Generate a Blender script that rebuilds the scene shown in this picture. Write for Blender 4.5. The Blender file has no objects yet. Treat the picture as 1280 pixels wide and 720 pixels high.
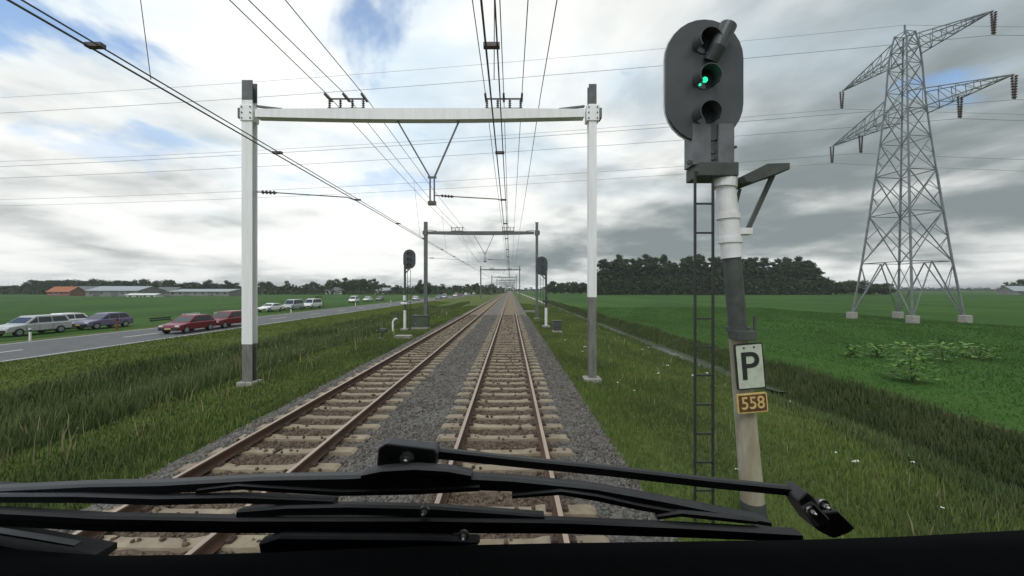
import bpy, bmesh, math, random
import numpy as np
from mathutils import Vector, Matrix
R = math.radians
rng = np.random.default_rng(7)
random.seed(7)
scene = bpy.context.scene
COL = scene.collection

# ------------------------------------------------------------------ camera
F = 470.0            # focal length in pixels of a 1280 wide picture
CH = 2.65            # eye height above the rail heads
cam_d = bpy.data.cameras.new('camera')
cam_d.sensor_width = 36.0
cam_d.lens = 36.0 * F / 1280.0
cam_d.shift_x = 2 / 1280.0
cam_d.shift_y = 2 / 1280.0
cam_d.clip_start = 0.05
cam_d.clip_end = 8000
cam = bpy.data.objects.new('camera', cam_d)
COL.objects.link(cam)
cam.location = (0, 0, CH)
cam.rotation_euler = (R(90), 0, 0)
scene.camera = cam

# ------------------------------------------------------------------ world
SUN_EL, SUN_AZ = 48.0, 200.0      # azimuth clockwise from +Y: behind and to the left
world = bpy.data.worlds.new('World')
scene.world = world
world.use_nodes = True
wt = world.node_tree
wt.nodes.clear()
def wn(t, **k):
    n = wt.nodes.new(t)
    for a, b in k.items():
        setattr(n, a, b)
    return n
def lk(a, b):
    wt.links.new(a, b)
def wmath(op, a, b=None, c=None, clamp=False):
    n = wn('ShaderNodeMath', operation=op, use_clamp=clamp)
    for i, v in enumerate((a, b, c)):
        if v is None:
            continue
        if isinstance(v, (int, float)):
            n.inputs[i].default_value = v
        else:
            lk(v, n.inputs[i])
    return n.outputs[0]
def wrange(v, a, b, c=0.0, d=1.0):
    n = wn('ShaderNodeMapRange', interpolation_type='SMOOTHSTEP')
    lk(v, n.inputs[0])
    for i, x in enumerate((a, b, c, d)):
        n.inputs[i + 1].default_value = x
    return n.outputs[0]
def wmix(f, a, b):
    n = wn('ShaderNodeMix', data_type='RGBA')
    if isinstance(f, (int, float)):
        n.inputs[0].default_value = f
    else:
        lk(f, n.inputs[0])
    for s, v in ((n.inputs[6], a), (n.inputs[7], b)):
        if isinstance(v, tuple):
            s.default_value = (*v, 1)
        else:
            lk(v, s)
    return n.outputs[2]
sky = wn('ShaderNodeTexSky', sky_type='NISHITA', sun_disc=False)
sky.sun_elevation = R(SUN_EL)
sky.sun_rotation = R(SUN_AZ)
sky.air_density = 1.0
sky.dust_density = 0.4
sky.ozone_density = 2.0
tc = wn('ShaderNodeTexCoord')
sep = wn('ShaderNodeSeparateXYZ')
lk(tc.outputs['Generated'], sep.inputs[0])
dx, dy, dz = sep.outputs
zc = wmath('MAXIMUM', dz, 0.0)
den = wmath('ADD', zc, 0.16)
u = wmath('DIVIDE', dx, den)
v = wmath('DIVIDE', dy, den)
comb = wn('ShaderNodeCombineXYZ')
lk(u, comb.inputs[0]); lk(v, comb.inputs[1])
def wnoise(scale, detail, rough, off, sx=1.0, sy=1.0, dist=0.0):
    m = wn('ShaderNodeMapping')
    m.inputs['Location'].default_value = off
    m.inputs['Scale'].default_value = (sx, sy, 1)
    lk(comb.outputs[0], m.inputs[0])
    n = wn('ShaderNodeTexNoise')
    n.inputs['Scale'].default_value = scale
    n.inputs['Detail'].default_value = detail
    n.inputs['Roughness'].default_value = rough
    n.inputs['Distortion'].default_value = dist
    lk(m.outputs[0], n.inputs['Vector'])
    return n.outputs[0]
n_big = wnoise(0.75, 3, 0.5, (3.1, 1.7, 0))
n_mid = wnoise(1.35, 5, 0.50, (7.3, 2.2, 0), dist=0.4)
n_fine = wnoise(3.6, 5, 0.5, (1.3, 9.2, 0), dist=0.3)
n_hole = wnoise(1.25, 6, 0.55, (3.734, 6.426, 0), dist=0.3)
# heaped clouds seen from the side, towards the horizon
mlow = wn('ShaderNodeMapping'); mlow.inputs['Scale'].default_value = (1, 1, 3.4); mlow.inputs['Location'].default_value = (2.7, 0.4, 0.3)
lk(tc.outputs['Generated'], mlow.inputs[0])
nl = wn('ShaderNodeTexNoise'); nl.inputs['Scale'].default_value = 2.6; nl.inputs['Detail'].default_value = 6; nl.inputs['Roughness'].default_value = 0.5; nl.inputs['Distortion'].default_value = 0.35
lk(mlow.outputs[0], nl.inputs['Vector'])
n_low = nl.outputs[0]
# cloud thickness: the heavy part of the deck hangs over the fields to the right
az = wmath('MULTIPLY', wrange(dx, -0.25, 0.65, -0.05, 0.27), wrange(dz, 0.03, 0.16, 0.25, 1.0))
grey = wmath('ADD', wmath('MULTIPLY', n_big, 0.45), wmath('MULTIPLY', n_mid, 0.55))
grey = wmath('ADD', grey, wmath('MULTIPLY', n_fine, 0.34))
lowm = wmath('MULTIPLY', wrange(dz, 0.55, 0.10), wmath('SUBTRACT', n_low, 0.48))
grey = wmath('ADD', grey, wmath('MULTIPLY', lowm, 1.7))
grey = wmath('ADD', grey, az)
# a dark shelf of cloud across the right, clear of the horizon
shelf = wmath('MULTIPLY', wrange(dz, 0.045, 0.15), wrange(dz, 0.33, 0.20))
shelf = wmath('MULTIPLY', shelf, wrange(dx, 0.15, 0.62, 0.0, 0.24))
grey = wmath('ADD', grey, shelf)
low = wrange(dz, 0.03, 0.20, 0.13, 0.0)         # thinner, brighter deck near the horizon
grey = wmath('ADD', grey, low)
gfac = wrange(grey, 0.56, 1.26)
veil = wrange(wmath('ADD', wmath('MULTIPLY', n_mid, .6), wmath('MULTIPLY', n_hole, .5)), 0.46, 0.66)
veil = wmath('MULTIPLY', veil, wrange(dz, 0.10, 0.40))
bright = wmix(veil, (1.02, 1.03, 1.00), (0.72, 0.85, 0.95))
cloud = wmix(gfac, bright, (0.235, 0.275, 0.28))
# blue showing through the holes
hole = wrange(wmath('ADD', n_hole, wrange(dx, -0.7, 0.15, 0.05, -0.10)), 0.535, 0.625)
hole = wmath('MULTIPLY', hole, wrange(dz, 0.12, 0.42))
# the Nishita sky goes out at strength 0.1; the cloud deck is given as its own radiance
bg_sky = wn('ShaderNodeBackground')
tint = wn('ShaderNodeMix', data_type='RGBA', blend_type='MULTIPLY'); tint.inputs[0].default_value = 1.0
lk(sky.outputs[0], tint.inputs[6]); tint.inputs[7].default_value = (0.95, 1.22, 1.42, 1)
lk(tint.outputs[2], bg_sky.inputs[0]); bg_sky.inputs[1].default_value = 0.15
bg_cl = wn('ShaderNodeBackground')
lk(cloud, bg_cl.inputs[0]); bg_cl.inputs[1].default_value = 1.06
mx = wn('ShaderNodeMixShader')
lk(wmath('MULTIPLY', hole, 0.75), mx.inputs[0])
lk(bg_cl.outputs[0], mx.inputs[1]); lk(bg_sky.outputs[0], mx.inputs[2])
out = wn('ShaderNodeOutputWorld')
lk(mx.outputs[0], out.inputs[0])

# ------------------------------------------------------------------ sun (veiled)
sd = bpy.data.lights.new('sun', 'SUN')
sd.energy = 1.1
sd.angle = R(25)
sd.color = (1.0, 0.965, 0.91)
sun = bpy.data.objects.new('sun', sd)
COL.objects.link(sun)
sdir = Vector((math.sin(R(SUN_AZ)) * math.cos(R(SUN_EL)), math.cos(R(SUN_AZ)) * math.cos(R(SUN_EL)), math.sin(R(SUN_EL))))
sun.rotation_euler = (-sdir).to_track_quat('-Z', 'Y').to_euler()
sun.location = (0, 0, 60)

vs = scene.view_settings
vs.view_transform = 'Standard'
vs.look = 'None'
vs.exposure = 0.0
vs.gamma = 1.0
vs.use_curve_mapping = False

# ------------------------------------------------------------------ materials
def mat(name, col, rough=0.7, metal=0.0, var=0.0, scale=6.0, detail=5, col2=None, bump=0.0, bscale=None,
        emit=None, estr=0.0, island=0.0, spec=0.5, lo=0.35, hi=0.65, stretch=(1, 1, 1), col3=None, scale3=0.08, lo3=0.42, hi3=0.6, soft=0.0, stain=None):
    m = bpy.data.materials.new(name)
    m.use_nodes = True
    nt = m.node_tree
    b = nt.nodes['Principled BSDF']
    b.inputs['Roughness'].default_value = rough
    b.inputs['Metallic'].default_value = metal
    b.inputs['Specular IOR Level'].default_value = spec
    b.inputs['Base Color'].default_value = (*col, 1)
    def N(t, **k):
        n = nt.nodes.new(t)
        for a, c in k.items():
            setattr(n, a, c)
        return n
    L = nt.links.new
    geo = N('ShaderNodeNewGeometry')
    mp = N('ShaderNodeMapping')
    mp.inputs['Scale'].default_value = stretch
    L(geo.outputs['Position'], mp.inputs[0])
    cur = None
    if col2 is None and var > 0:
        col2 = tuple(max(0, c * (1 - var)) for c in col)
        colA = tuple(min(1, c * (1 + var)) for c in col)
    else:
        colA = col
    if col2 is not None:
        nz = N('ShaderNodeTexNoise')
        nz.inputs['Scale'].default_value = scale
        nz.inputs['Detail'].default_value = detail
        nz.inputs['Roughness'].default_value = 0.62
        L(mp.outputs[0], nz.inputs['Vector'])
        mr = N('ShaderNodeMapRange')
        mr.inputs[1].default_value = lo; mr.inputs[2].default_value = hi
        L(nz.outputs[0], mr.inputs[0])
        mix = N('ShaderNodeMix', data_type='RGBA')
        L(mr.outputs[0], mix.inputs[0])
        mix.inputs[6].default_value = (*colA, 1); mix.inputs[7].default_value = (*col2, 1)
        cur = mix.outputs[2]
    if col3 is not None:
        nz = N('ShaderNodeTexNoise')
        nz.inputs['Scale'].default_value = scale3
        nz.inputs['Detail'].default_value = 4
        L(mp.outputs[0], nz.inputs['Vector'])
        mr = N('ShaderNodeMapRange')
        mr.inputs[1].default_value = lo3; mr.inputs[2].default_value = hi3
        L(nz.outputs[0], mr.inputs[0])
        mix = N('ShaderNodeMix', data_type='RGBA')
        L(mr.outputs[0], mix.inputs[0])
        L(cur, mix.inputs[6]); mix.inputs[7].default_value = (*col3, 1)
        cur = mix.outputs[2]
    if stain is not None:      # brake dust and rust thrown between and beside the rails
        sp = N('ShaderNodeSeparateXYZ'); L(geo.outputs['Position'], sp.inputs[0])
        def mth(op, a, b_):
            n = N('ShaderNodeMath', operation=op)
            for q, vv_ in enumerate((a, b_)):
                if isinstance(vv_, (int, float)): n.inputs[q].default_value = vv_
                else: L(vv_, n.inputs[q])
            return n.outputs[0]
        dd = mth('MINIMUM', mth('ABSOLUTE', mth('SUBTRACT', sp.outputs[0], -0.16), 0), mth('ABSOLUTE', mth('SUBTRACT', sp.outputs[0], -3.98), 0))
        sn = N('ShaderNodeTexNoise'); sn.inputs['Scale'].default_value = 1.3; sn.inputs['Detail'].default_value = 5
        L(geo.outputs['Position'], sn.inputs['Vector'])
        dd = mth('ADD', dd, mth('MULTIPLY', sn.outputs[0], 0.55))
        mr = N('ShaderNodeMapRange'); mr.inputs[1].default_value = 1.5; mr.inputs[2].default_value = 0.95; mr.inputs[3].default_value = 0.0; mr.inputs[4].default_value = 0.85
        L(dd, mr.inputs[0])
        mix = N('ShaderNodeMix', data_type='RGBA')
        L(mr.outputs[0], mix.inputs[0]); L(cur, mix.inputs[6]); mix.inputs[7].default_value = (*stain, 1)
        cur = mix.outputs[2]
    if island > 0:
        hs = N('ShaderNodeHueSaturation')
        mr = N('ShaderNodeMapRange')
        mr.inputs[3].default_value = 1 - island; mr.inputs[4].default_value = 1 + island
        L(geo.outputs['Random Per Island'], mr.inputs[0])
        L(mr.outputs[0], hs.inputs['Value'])
        m2 = N('ShaderNodeMapRange')
        m2.inputs[3].default_value = 0.5 - island * 0.06; m2.inputs[4].default_value = 0.5 + island * 0.03
        wh = N('ShaderNodeTexWhiteNoise', noise_dimensions='1D')
        L(geo.outputs['Random Per Island'], wh.inputs['W'])
        L(wh.outputs[0], m2.inputs[0])
        L(m2.outputs[0], hs.inputs['Hue'])
        if cur is not None:
            L(cur, hs.inputs['Color'])
        else:
            hs.inputs['Color'].default_value = (*col, 1)
        cur = hs.outputs[0]
    if cur is not None:
        L(cur, b.inputs['Base Color'])
    if bump > 0:
        bn = N('ShaderNodeTexNoise')
        bn.inputs['Scale'].default_value = bscale or scale * 3
        bn.inputs['Detail'].default_value = 6
        L(mp.outputs[0], bn.inputs['Vector'])
        bp = N('ShaderNodeBump')
        bp.inputs['Strength'].default_value = 1.0
        bp.inputs['Distance'].default_value = bump
        L(bn.outputs[0], bp.inputs['Height'])
        L(bp.outputs[0], b.inputs['Normal'])
    if soft > 0:      # leaves pass light on, so a tuft shades more like a mound than like single cards
        up = N('ShaderNodeVectorMath', operation='SCALE'); up.inputs['Scale'].default_value = 1 - soft
        L(geo.outputs['Normal'], up.inputs[0])
        ad = N('ShaderNodeVectorMath', operation='ADD'); L(up.outputs[0], ad.inputs[0]); ad.inputs[1].default_value = (0, 0, soft)
        nm = N('ShaderNodeVectorMath', operation='NORMALIZE'); L(ad.outputs[0], nm.inputs[0])
        L(nm.outputs[0], b.inputs['Normal'])
    if emit:
        b.inputs['Emission Color'].default_value = (*emit, 1)
        b.inputs['Emission Strength'].default_value = estr
    return m

M = {}
M['ground'] = mat('meadow_ground', (0.0775, 0.1225, 0.0275), 0.95, scale=2.2, col2=(0.1150, 0.1475, 0.0425), bump=0.06, bscale=16, col3=(0.0975, 0.1000, 0.0450), scale3=0.30, lo3=0.48, hi3=0.70, spec=0.1)
M['field'] = mat('field_grass', (0.0418, 0.1021, 0.0197), 0.95, scale=1.6, col2=(0.0603, 0.1206, 0.0267), bump=0.05, bscale=14, col3=(0.0394, 0.0835, 0.0197), scale3=0.06, spec=0.08, stretch=(1, 0.35, 1))
M['blade_short'] = mat('grass_blades_short', (0.0972, 0.1566, 0.0324), 0.8, scale=0.9, col2=(0.1404, 0.1809, 0.0486), island=0.18, spec=0.12, col3=(0.0837, 0.1188, 0.0351), scale3=0.35, soft=.7)
M['blade_mown'] = mat('grass_blades_mown', (0.1144, 0.1664, 0.0312), 0.8, scale=0.7, col2=(0.1430, 0.1820, 0.0416), island=0.12, spec=0.12, soft=.7)
M['blade_tall'] = mat('grass_blades_tall', (0.0792, 0.1188, 0.0356), 0.85, scale=0.6, col2=(0.1267, 0.1478, 0.0607), island=0.22, spec=0.1, col3=(0.0607, 0.0950, 0.0304), scale3=0.25, soft=.65)
M['blade_dark'] = mat('grass_blades_bank', (0.0408, 0.0624, 0.0216), 0.85, scale=0.8, col2=(0.0672, 0.0816, 0.0336), island=0.25, spec=0.1, soft=.4)
M['blade_field'] = mat('grass_blades_field', (0.0464, 0.1090, 0.0232), 0.85, scale=0.6, col2=(0.0626, 0.1253, 0.0290), island=0.14, spec=0.1, soft=.7)
M['dry'] = mat('dry_stems', (0.20, 0.19, 0.10), 0.9, island=0.3, spec=0.1)
M['flower'] = mat('white_petals', (0.62, 0.64, 0.56), 0.8, island=0.15)
M['leaf_weed'] = mat('weed_leaves', (0.1020, 0.2040, 0.0360), 0.6, island=0.4)
M['ballast'] = mat('ballast_bed', (0.1170, 0.1116, 0.1008), 0.95, scale=22, col2=(0.1710, 0.1638, 0.1476), bump=0.03, bscale=26, col3=(0.1350, 0.1170, 0.0990), scale3=0.5, stain=(0.115, 0.083, 0.055))
M['stone'] = mat('ballast_stone', (0.1540, 0.1478, 0.1338), 0.9, scale=1.5, col2=(0.1214, 0.1118, 0.0968), island=0.42, spec=0.25, stain=(0.118, 0.085, 0.056))
M['sleeper'] = mat('sleeper_concrete', (0.37, 0.315, 0.225), 0.9, scale=3.2, col2=(0.23, 0.18, 0.12), bump=0.004, bscale=60, col3=(0.25, 0.20, 0.145), scale3=1.3, lo3=.38, hi3=.66)
M['rail'] = mat('rail_rust', (0.110, 0.058, 0.034), 0.85, scale=4, col2=(0.066, 0.038, 0.026), bump=0.002, bscale=80, stretch=(1, 0.3, 1))
M['railtop'] = mat('rail_polished', (0.44, 0.34, 0.27), 0.42, 0.75, var=0.15, scale=2, stretch=(6, 0.4, 1))
M['clip'] = mat('rail_clip_steel', (0.075, 0.05, 0.038), 0.8, var=0.3, scale=20)
M['asphalt'] = mat('asphalt', (0.125, 0.127, 0.128), 0.9, scale=1.2, col2=(0.095, 0.097, 0.10), bump=0.004, bscale=60)
M['paint'] = mat('road_paint', (0.62, 0.62, 0.60), 0.8, var=0.12, scale=5)
M['water'] = mat('ditch_water', (0.10, 0.105, 0.085), 0.10, var=0.2, scale=1.5, bump=0.004, bscale=3, spec=0.9)
M['mud'] = mat('ditch_mud', (0.16, 0.14, 0.10), 0.9, scale=1.1, col2=(0.055, 0.070, 0.030), bump=0.02, bscale=10)
M['galv'] = mat('galvanised_steel', (0.27, 0.285, 0.29), 0.55, 0.25, var=0.14, scale=3)
M['galv_dark'] = mat('weathered_steel', (0.115, 0.125, 0.125), 0.6, 0.2, var=0.2, scale=4)
M['white_steel'] = mat('white_painted_steel', (0.82, 0.83, 0.83), 0.5, scale=2.2, detail=8, col2=(0.70, 0.69, 0.66), lo=.42, hi=.85, stretch=(4, 4, 0.4))
M['mast_foot'] = mat('bare_mast_steel', (0.21, 0.205, 0.185), 0.7, 0.1, scale=2.5, col2=(0.13, 0.135, 0.115), stretch=(3, 3, 0.7))
M['concrete'] = mat('concrete', (0.36, 0.345, 0.31), 0.9, scale=6, col2=(0.25, 0.24, 0.21), bump=0.004, bscale=50)
M['wire'] = mat('overhead_wire_copper', (0.10, 0.105, 0.10), 0.6, 0.2, var=0.1)
M['wire_light'] = mat('power_line_aluminium', (0.24, 0.25, 0.26), 0.5, 0.3, var=0.1)
M['insul'] = mat('insulator_glaze', (0.085, 0.065, 0.06), 0.3, var=0.2, scale=20)
M['pylon'] = mat('pylon_steel', (0.185, 0.20, 0.205), 0.6, 0.2, var=0.2, scale=1.5)
M['sig_black'] = mat('signal_black_paint', (0.035, 0.040, 0.042), 0.42, scale=1.6, col2=(0.060, 0.065, 0.068), spec=0.5)
M['sig_grey'] = mat('signal_grey_paint', (0.115, 0.12, 0.125), 0.5, var=0.2, scale=5)
M['sig_white'] = mat('signal_white_paint', (0.80, 0.80, 0.80), 0.5, scale=4, col2=(0.64, 0.63, 0.61))
M['sig_cream'] = mat('signal_post_cream', (0.42, 0.395, 0.30), 0.65, scale=2.5, col2=(0.26, 0.225, 0.15), stretch=(2, 2, 0.5))
M['sig_dark'] = mat('signal_post_dark', (0.055, 0.062, 0.055), 0.6, var=0.25, scale=6)
M['lens_dark'] = mat('unlit_lens', (0.02, 0.022, 0.024), 0.1, var=0.1, spec=0.8)
M['lens_green'] = mat('lit_green_lens', (0.01, 0.30, 0.16), 0.2, var=0.1, emit=(0.03, 1.0, 0.48), estr=1.1)
M['plate_p'] = mat('sign_plate_white', (0.50, 0.55, 0.45), 0.6, scale=9, col2=(0.34, 0.39, 0.30), lo=0.45, hi=0.8)
M['plate_black'] = mat('sign_black', (0.015, 0.017, 0.015), 0.6, var=0.2)
M['plate_red'] = mat('number_plate_brown', (0.115, 0.042, 0.018), 0.6, var=0.25, scale=14)
M['plate_yellow'] = mat('number_plate_yellow', (0.56, 0.42, 0.15), 0.6, var=0.15, scale=14)
M['ladder'] = mat('ladder_steel', (0.022, 0.026, 0.022), 0.6, var=0.25, scale=5)
M['rubber'] = mat('wiper_rubber', (0.020, 0.020, 0.021), 0.7, spec=.4, scale=14, col2=(0.046, 0.043, 0.040), bump=0.0006, bscale=160)
M['wiper'] = mat('wiper_black_paint', (0.040, 0.040, 0.044), 0.6, spec=.5, scale=10, col2=(0.066, 0.063, 0.060), bump=0.0005, bscale=140)
M['wiper2'] = mat('wiper_grey_paint', (0.070, 0.071, 0.078), 0.6, spec=.5, scale=9, col2=(0.105, 0.102, 0.098), bump=0.0005, bscale=140)
M['chrome'] = mat('bolt_steel', (0.62, 0.60, 0.56), 0.28, 0.85, var=0.2, scale=90)
M['cab'] = mat('cab_black_plastic', (0.0035, 0.0035, 0.004), 0.9, var=0.2, scale=20, spec=0.08)
M['tyre'] = mat('tyre_rubber', (0.015, 0.015, 0.016), 0.8, var=0.2)
M['rim'] = mat('wheel_rim', (0.38, 0.39, 0.40), 0.35, 0.7, var=0.1)
M['glass'] = mat('car_glass', (0.020, 0.024, 0.027), 0.08, var=0.1, spec=0.8)
M['hlamp'] = mat('headlamp_lens', (0.70, 0.72, 0.72), 0.15, var=0.1)
M['tlamp'] = mat('tail_lamp_lens', (0.35, 0.015, 0.012), 0.25, var=0.1)
M['bark'] = mat('tree_bark', (0.060, 0.050, 0.040), 0.95, var=0.3, scale=3)
M['leaf_a'] = mat('leaves_wood', (0.040, 0.058, 0.026), 0.8, island=0.45, spec=0.15)
M['leaf_b'] = mat('leaves_hedge', (0.050, 0.072, 0.028), 0.8, island=0.45, spec=0.15)
M['leaf_c'] = mat('leaves_distant', (0.050, 0.066, 0.040), 0.85, island=0.4, spec=0.1)
M['brick'] = mat('house_brick', (0.22, 0.12, 0.08), 0.85, var=0.2, scale=5)
M['tile'] = mat('orange_roof_tiles', (0.34, 0.12, 0.055), 0.8, var=0.2, scale=2, stretch=(1, 1, 4))
M['sheet'] = mat('grey_roof_sheet', (0.30, 0.33, 0.345), 0.6, var=0.12, scale=1, stretch=(3, 1, 0.3))
M['barnwall'] = mat('barn_wall', (0.20, 0.20, 0.185), 0.8, var=0.2, scale=1.5, stretch=(4, 1, 0.3))
M['whitewall'] = mat('white_render', (0.62, 0.63, 0.61), 0.8, var=0.1, scale=2)
M['cabinet'] = mat('relay_cabinet_green', (0.055, 0.075, 0.050), 0.6, var=0.2, scale=4)
M['red_post'] = mat('marker_red', (0.22, 0.04, 0.025), 0.7, var=0.2)
def carpaint(name, c):
    M[name] = mat(name, c, 0.28, 0.0, var=0.06, scale=2, spec=0.6)
carpaint('paint_silver', (0.42, 0.44, 0.45)); carpaint('paint_white', (0.75, 0.76, 0.76))
carpaint('paint_purple', (0.155, 0.125, 0.225)); carpaint('paint_red', (0.17, 0.012, 0.022))
carpaint('paint_grey', (0.16, 0.18, 0.19)); carpaint('paint_blue', (0.05, 0.09, 0.20))

# ------------------------------------------------------------------ helpers
def link(name, me, m=None, parent=None):
    o = bpy.data.objects.new(name, me)
    COL.objects.link(o)
    if m is not None and me is not None and len(me.materials) == 0:
        me.materials.append(M[m])
    if parent is not None:
        o.parent = parent
    return o
def tag(o, label=None, cat=None, group=None, kind=None):
    if label: o['label'] = label
    if cat: o['category'] = cat
    if group: o['group'] = group
    if kind: o['kind'] = kind
    return o
def empty(name, loc=(0, 0, 0), rz=0.0, **k):
    o = bpy.data.objects.new(name, None)
    COL.objects.link(o)
    o.location = loc
    o.rotation_euler = (0, 0, rz)
    o.empty_display_size = 0.2
    return tag(o, **k)
def copy_tree(o, parent=None):
    c = o.copy()
    COL.objects.link(c)
    c.parent = parent
    for ch in list(o.children):
        copy_tree(ch, c)
    return c
class MB:
    def __init__(s):
        s.v = []; s.f = []
    def add(s, vs_, fs):
        b = len(s.v)
        s.v += [tuple(p) for p in vs_]
        s.f += [tuple(i + b for i in f) for f in fs]
        return s
    def box(s, c, d, rot=None):
        x, y, z = d[0] / 2, d[1] / 2, d[2] / 2
        vv = [Vector((a * x, b * y, e * z)) for a in (-1, 1) for b in (-1, 1) for e in (-1, 1)]
        if rot is not None:
            vv = [rot @ p for p in vv]
        c = Vector(c)
        return s.add([p + c for p in vv], [(0, 1, 3, 2), (4, 6, 7, 5), (0, 4, 5, 1), (2, 3, 7, 6), (0, 2, 6, 4), (1, 5, 7, 3)])
    def bar(s, a, b, w, h=None, up=(0, 0, 1)):
        a, b = Vector(a), Vector(b); h = h or w
        d = (b - a); L = d.length; d.normalize()
        upv = Vector(up)
        if abs(d.dot(upv)) > 0.97:
            upv = Vector((0, 1, 0))
        sx = d.cross(upv).normalized(); sz = sx.cross(d).normalized()
        vv = []
        for p in (a, b):
            for i, j in ((-1, -1), (1, -1), (1, 1), (-1, 1)):
                vv.append(p + sx * (i * w / 2) + sz * (j * h / 2))
        return s.add(vv, [(0, 3, 2, 1), (4, 5, 6, 7), (0, 1, 5, 4), (1, 2, 6, 5), (2, 3, 7, 6), (3, 0, 4, 7)])
    def tube(s, pts, r, n=8, cap=True):
        pts = [Vector(p) for p in pts]
        if not isinstance(r, (list, tuple)):
            r = [r] * len(pts)
        b = len(s.v)
        ref = None
        for i, p in enumerate(pts):
            d = (pts[min(i + 1, len(pts) - 1)] - pts[max(i - 1, 0)]).normalized()
            if ref is None:
                ref = Vector((0, 0, 1)) if abs(d.z) < 0.9 else Vector((1, 0, 0))
            x = d.cross(ref).normalized(); y = x.cross(d).normalized()
            for k in range(n):
                a = 2 * math.pi * k / n
                s.v.append(tuple(p + (x * math.cos(a) + y * math.sin(a)) * r[i]))
        for i in range(len(pts) - 1):
            for k in range(n):
                k2 = (k + 1) % n
                s.f.append((b + i * n + k, b + i * n + k2, b + (i + 1) * n + k2, b + (i + 1) * n + k))
        if cap:
            s.f.append(tuple(b + k for k in range(n))[::-1])
            s.f.append(tuple(b + (len(pts) - 1) * n + k for k in range(n)))
        return s
    def prism(s, poly, axis_a, axis_b, origin, ext):
        """polygon in the plane (axis_a, axis_b) at origin, pushed along ext"""
        A, B, O, E = map(Vector, (axis_a, axis_b, origin, ext))
        n = len(poly)
        v1 = [O + A * p[0] + B * p[1] for p in poly]
        v2 = [p + E for p in v1]
        f = [tuple(range(n)), tuple(range(2 * n - 1, n - 1, -1))]
        f += [(i, n + i, n + (i + 1) % n, (i + 1) % n) for i in range(n)]
        return s.add(v1 + v2, f)
    def mesh(s, name, smooth=False, bevel=0.0, segs=1):
        me = bpy.data.meshes.new(name)
        me.from_pydata(s.v, [], s.f)
        bm = bmesh.new(); bm.from_mesh(me)
        bmesh.ops.recalc_face_normals(bm, faces=bm.faces)
        if bevel > 0:
            bmesh.ops.bevel(bm, geom=list(bm.edges), offset=bevel, segments=segs, profile=0.5, affect='EDGES', clamp_overlap=True)
        bm.to_mesh(me); bm.free()
        if smooth:
            for p in me.polygons: p.use_smooth = True
            me.update()
        return me
    def build(s, name, m, parent=None, smooth=False, bevel=0.0, segs=1):
        return link(name, s.mesh(name, smooth, bevel, segs), m, parent)
def np_mesh(name, V, Fc):
    me = bpy.data.meshes.new(name)
    V = np.asarray(V, np.float32); Fc = np.asarray(Fc, np.int32)
    k = Fc.shape[1]
    me.vertices.add(len(V)); me.vertices.foreach_set('co', V.ravel())
    me.loops.add(Fc.size); me.loops.foreach_set('vertex_index', Fc.ravel())
    me.polygons.add(len(Fc)); me.polygons.foreach_set('loop_start', np.arange(0, Fc.size, k, dtype=np.int32))
    me.update(calc_edges=True)
    me.validate()
    return me
def px(x, y, D):
    """a picture point at a distance, as a place in the world"""
    return Vector(((x - 638) * D / F, D, CH - (y - 362) * D / F))

# ------------------------------------------------------------------ terrain
PROF = [(-2600, -1.15), (-60, -1.15), (-40, -1.12), (-35.6, -1.08), (-34.4, -1.06), (-25.6, -1.06), (-24.6, -1.08), (-22, -1.15), (-19.5, -1.45), (-17, -1.7),
        (-14.5, -1.5), (-12, -0.95), (-9.5, -0.55), (-7.4, -0.42), (-6.0, -0.40), (-5.0, -0.42), (1.3, -0.42), (2.2, -0.38), (3.4, -0.42),
        (5.2, -0.62), (7.4, -0.86), (8.7, -1.02), (9.15, -1.22), (9.6, -1.38), (10.2, -1.38), (10.6, -1.15), (11.1, -0.78), (11.8, -0.62), (16, -0.64), (40, -0.70), (2600, -0.70)]
PX = np.array([p[0] for p in PROF]); PZ = np.array([p[1] for p in PROF])
def gz(x):
    return np.interp(x, PX, PZ)
ph = rng.uniform(0, 6.28, (8,))
def lump(x, y):
    return (np.sin(x * 1.3 + ph[0] + 0.7 * np.sin(y * 0.5)) * np.sin(y * 0.9 + ph[1]) * 0.5 + np.sin(x * 2.9 + y * 1.7 + ph[2]) * 0.25
            + np.sin(x * 0.6 - y * 0.37 + ph[3]) * 0.5) * 0.07
def lump_amp(x):
    x = np.asarray(x, float)
    a = np.where((x > -24.3) & (x < -6.4), 1.0, 0.0) + np.where((x > 2.6) & (x < 8.9), 0.8, 0.0) + np.where((x > 10.7) & (x < 12.5), 0.7, 0.0)
    a += np.where((x >= 12.5) & (x < 30), 0.25, 0)
    return a
def ground_z(x, y):
    y = np.asarray(y, float)
    return gz(x) + lump_amp(x) * lump(np.asarray(x, float), y) * np.where(y < 60, 1, 0)
def ground_strip(name, x0, x1, m, dxs):
    xs = sorted(set([x0, x1] + [p for p in PX if x0 < p < x1] + [float(t) for t in np.arange(max(x0, -40), min(x1, 40), dxs)]))
    ys = list(np.arange(-25, 60, 0.8)) + list(np.geomspace(60, 1900, 24))
    X, Y = np.meshgrid(xs, ys)
    Z = ground_z(X, Y)
    V = np.stack([X.ravel(), Y.ravel(), Z.ravel()], 1)
    nx, ny = len(xs), len(ys)
    i = np.arange(nx * ny).reshape(ny, nx)
    Fc = np.stack([i[:-1, :-1].ravel(), i[:-1, 1:].ravel(), i[1:, 1:].ravel(), i[1:, :-1].ravel()], 1)
    me = np_mesh(name, V, Fc)
    for p in me.polygons: p.use_smooth = True
    o = link(name, me, m)
    return tag(o, kind='structure')
o = ground_strip('ground', -2600, 11.8, 'ground', 0.5)
tag(o, 'rough grassy ground sloping down from the railway to road and ditch', 'ground')
o = ground_strip('field', 11.8, 2600, 'field', 1.0)
tag(o, 'flat bright green field beyond the ditch', 'field')
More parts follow.
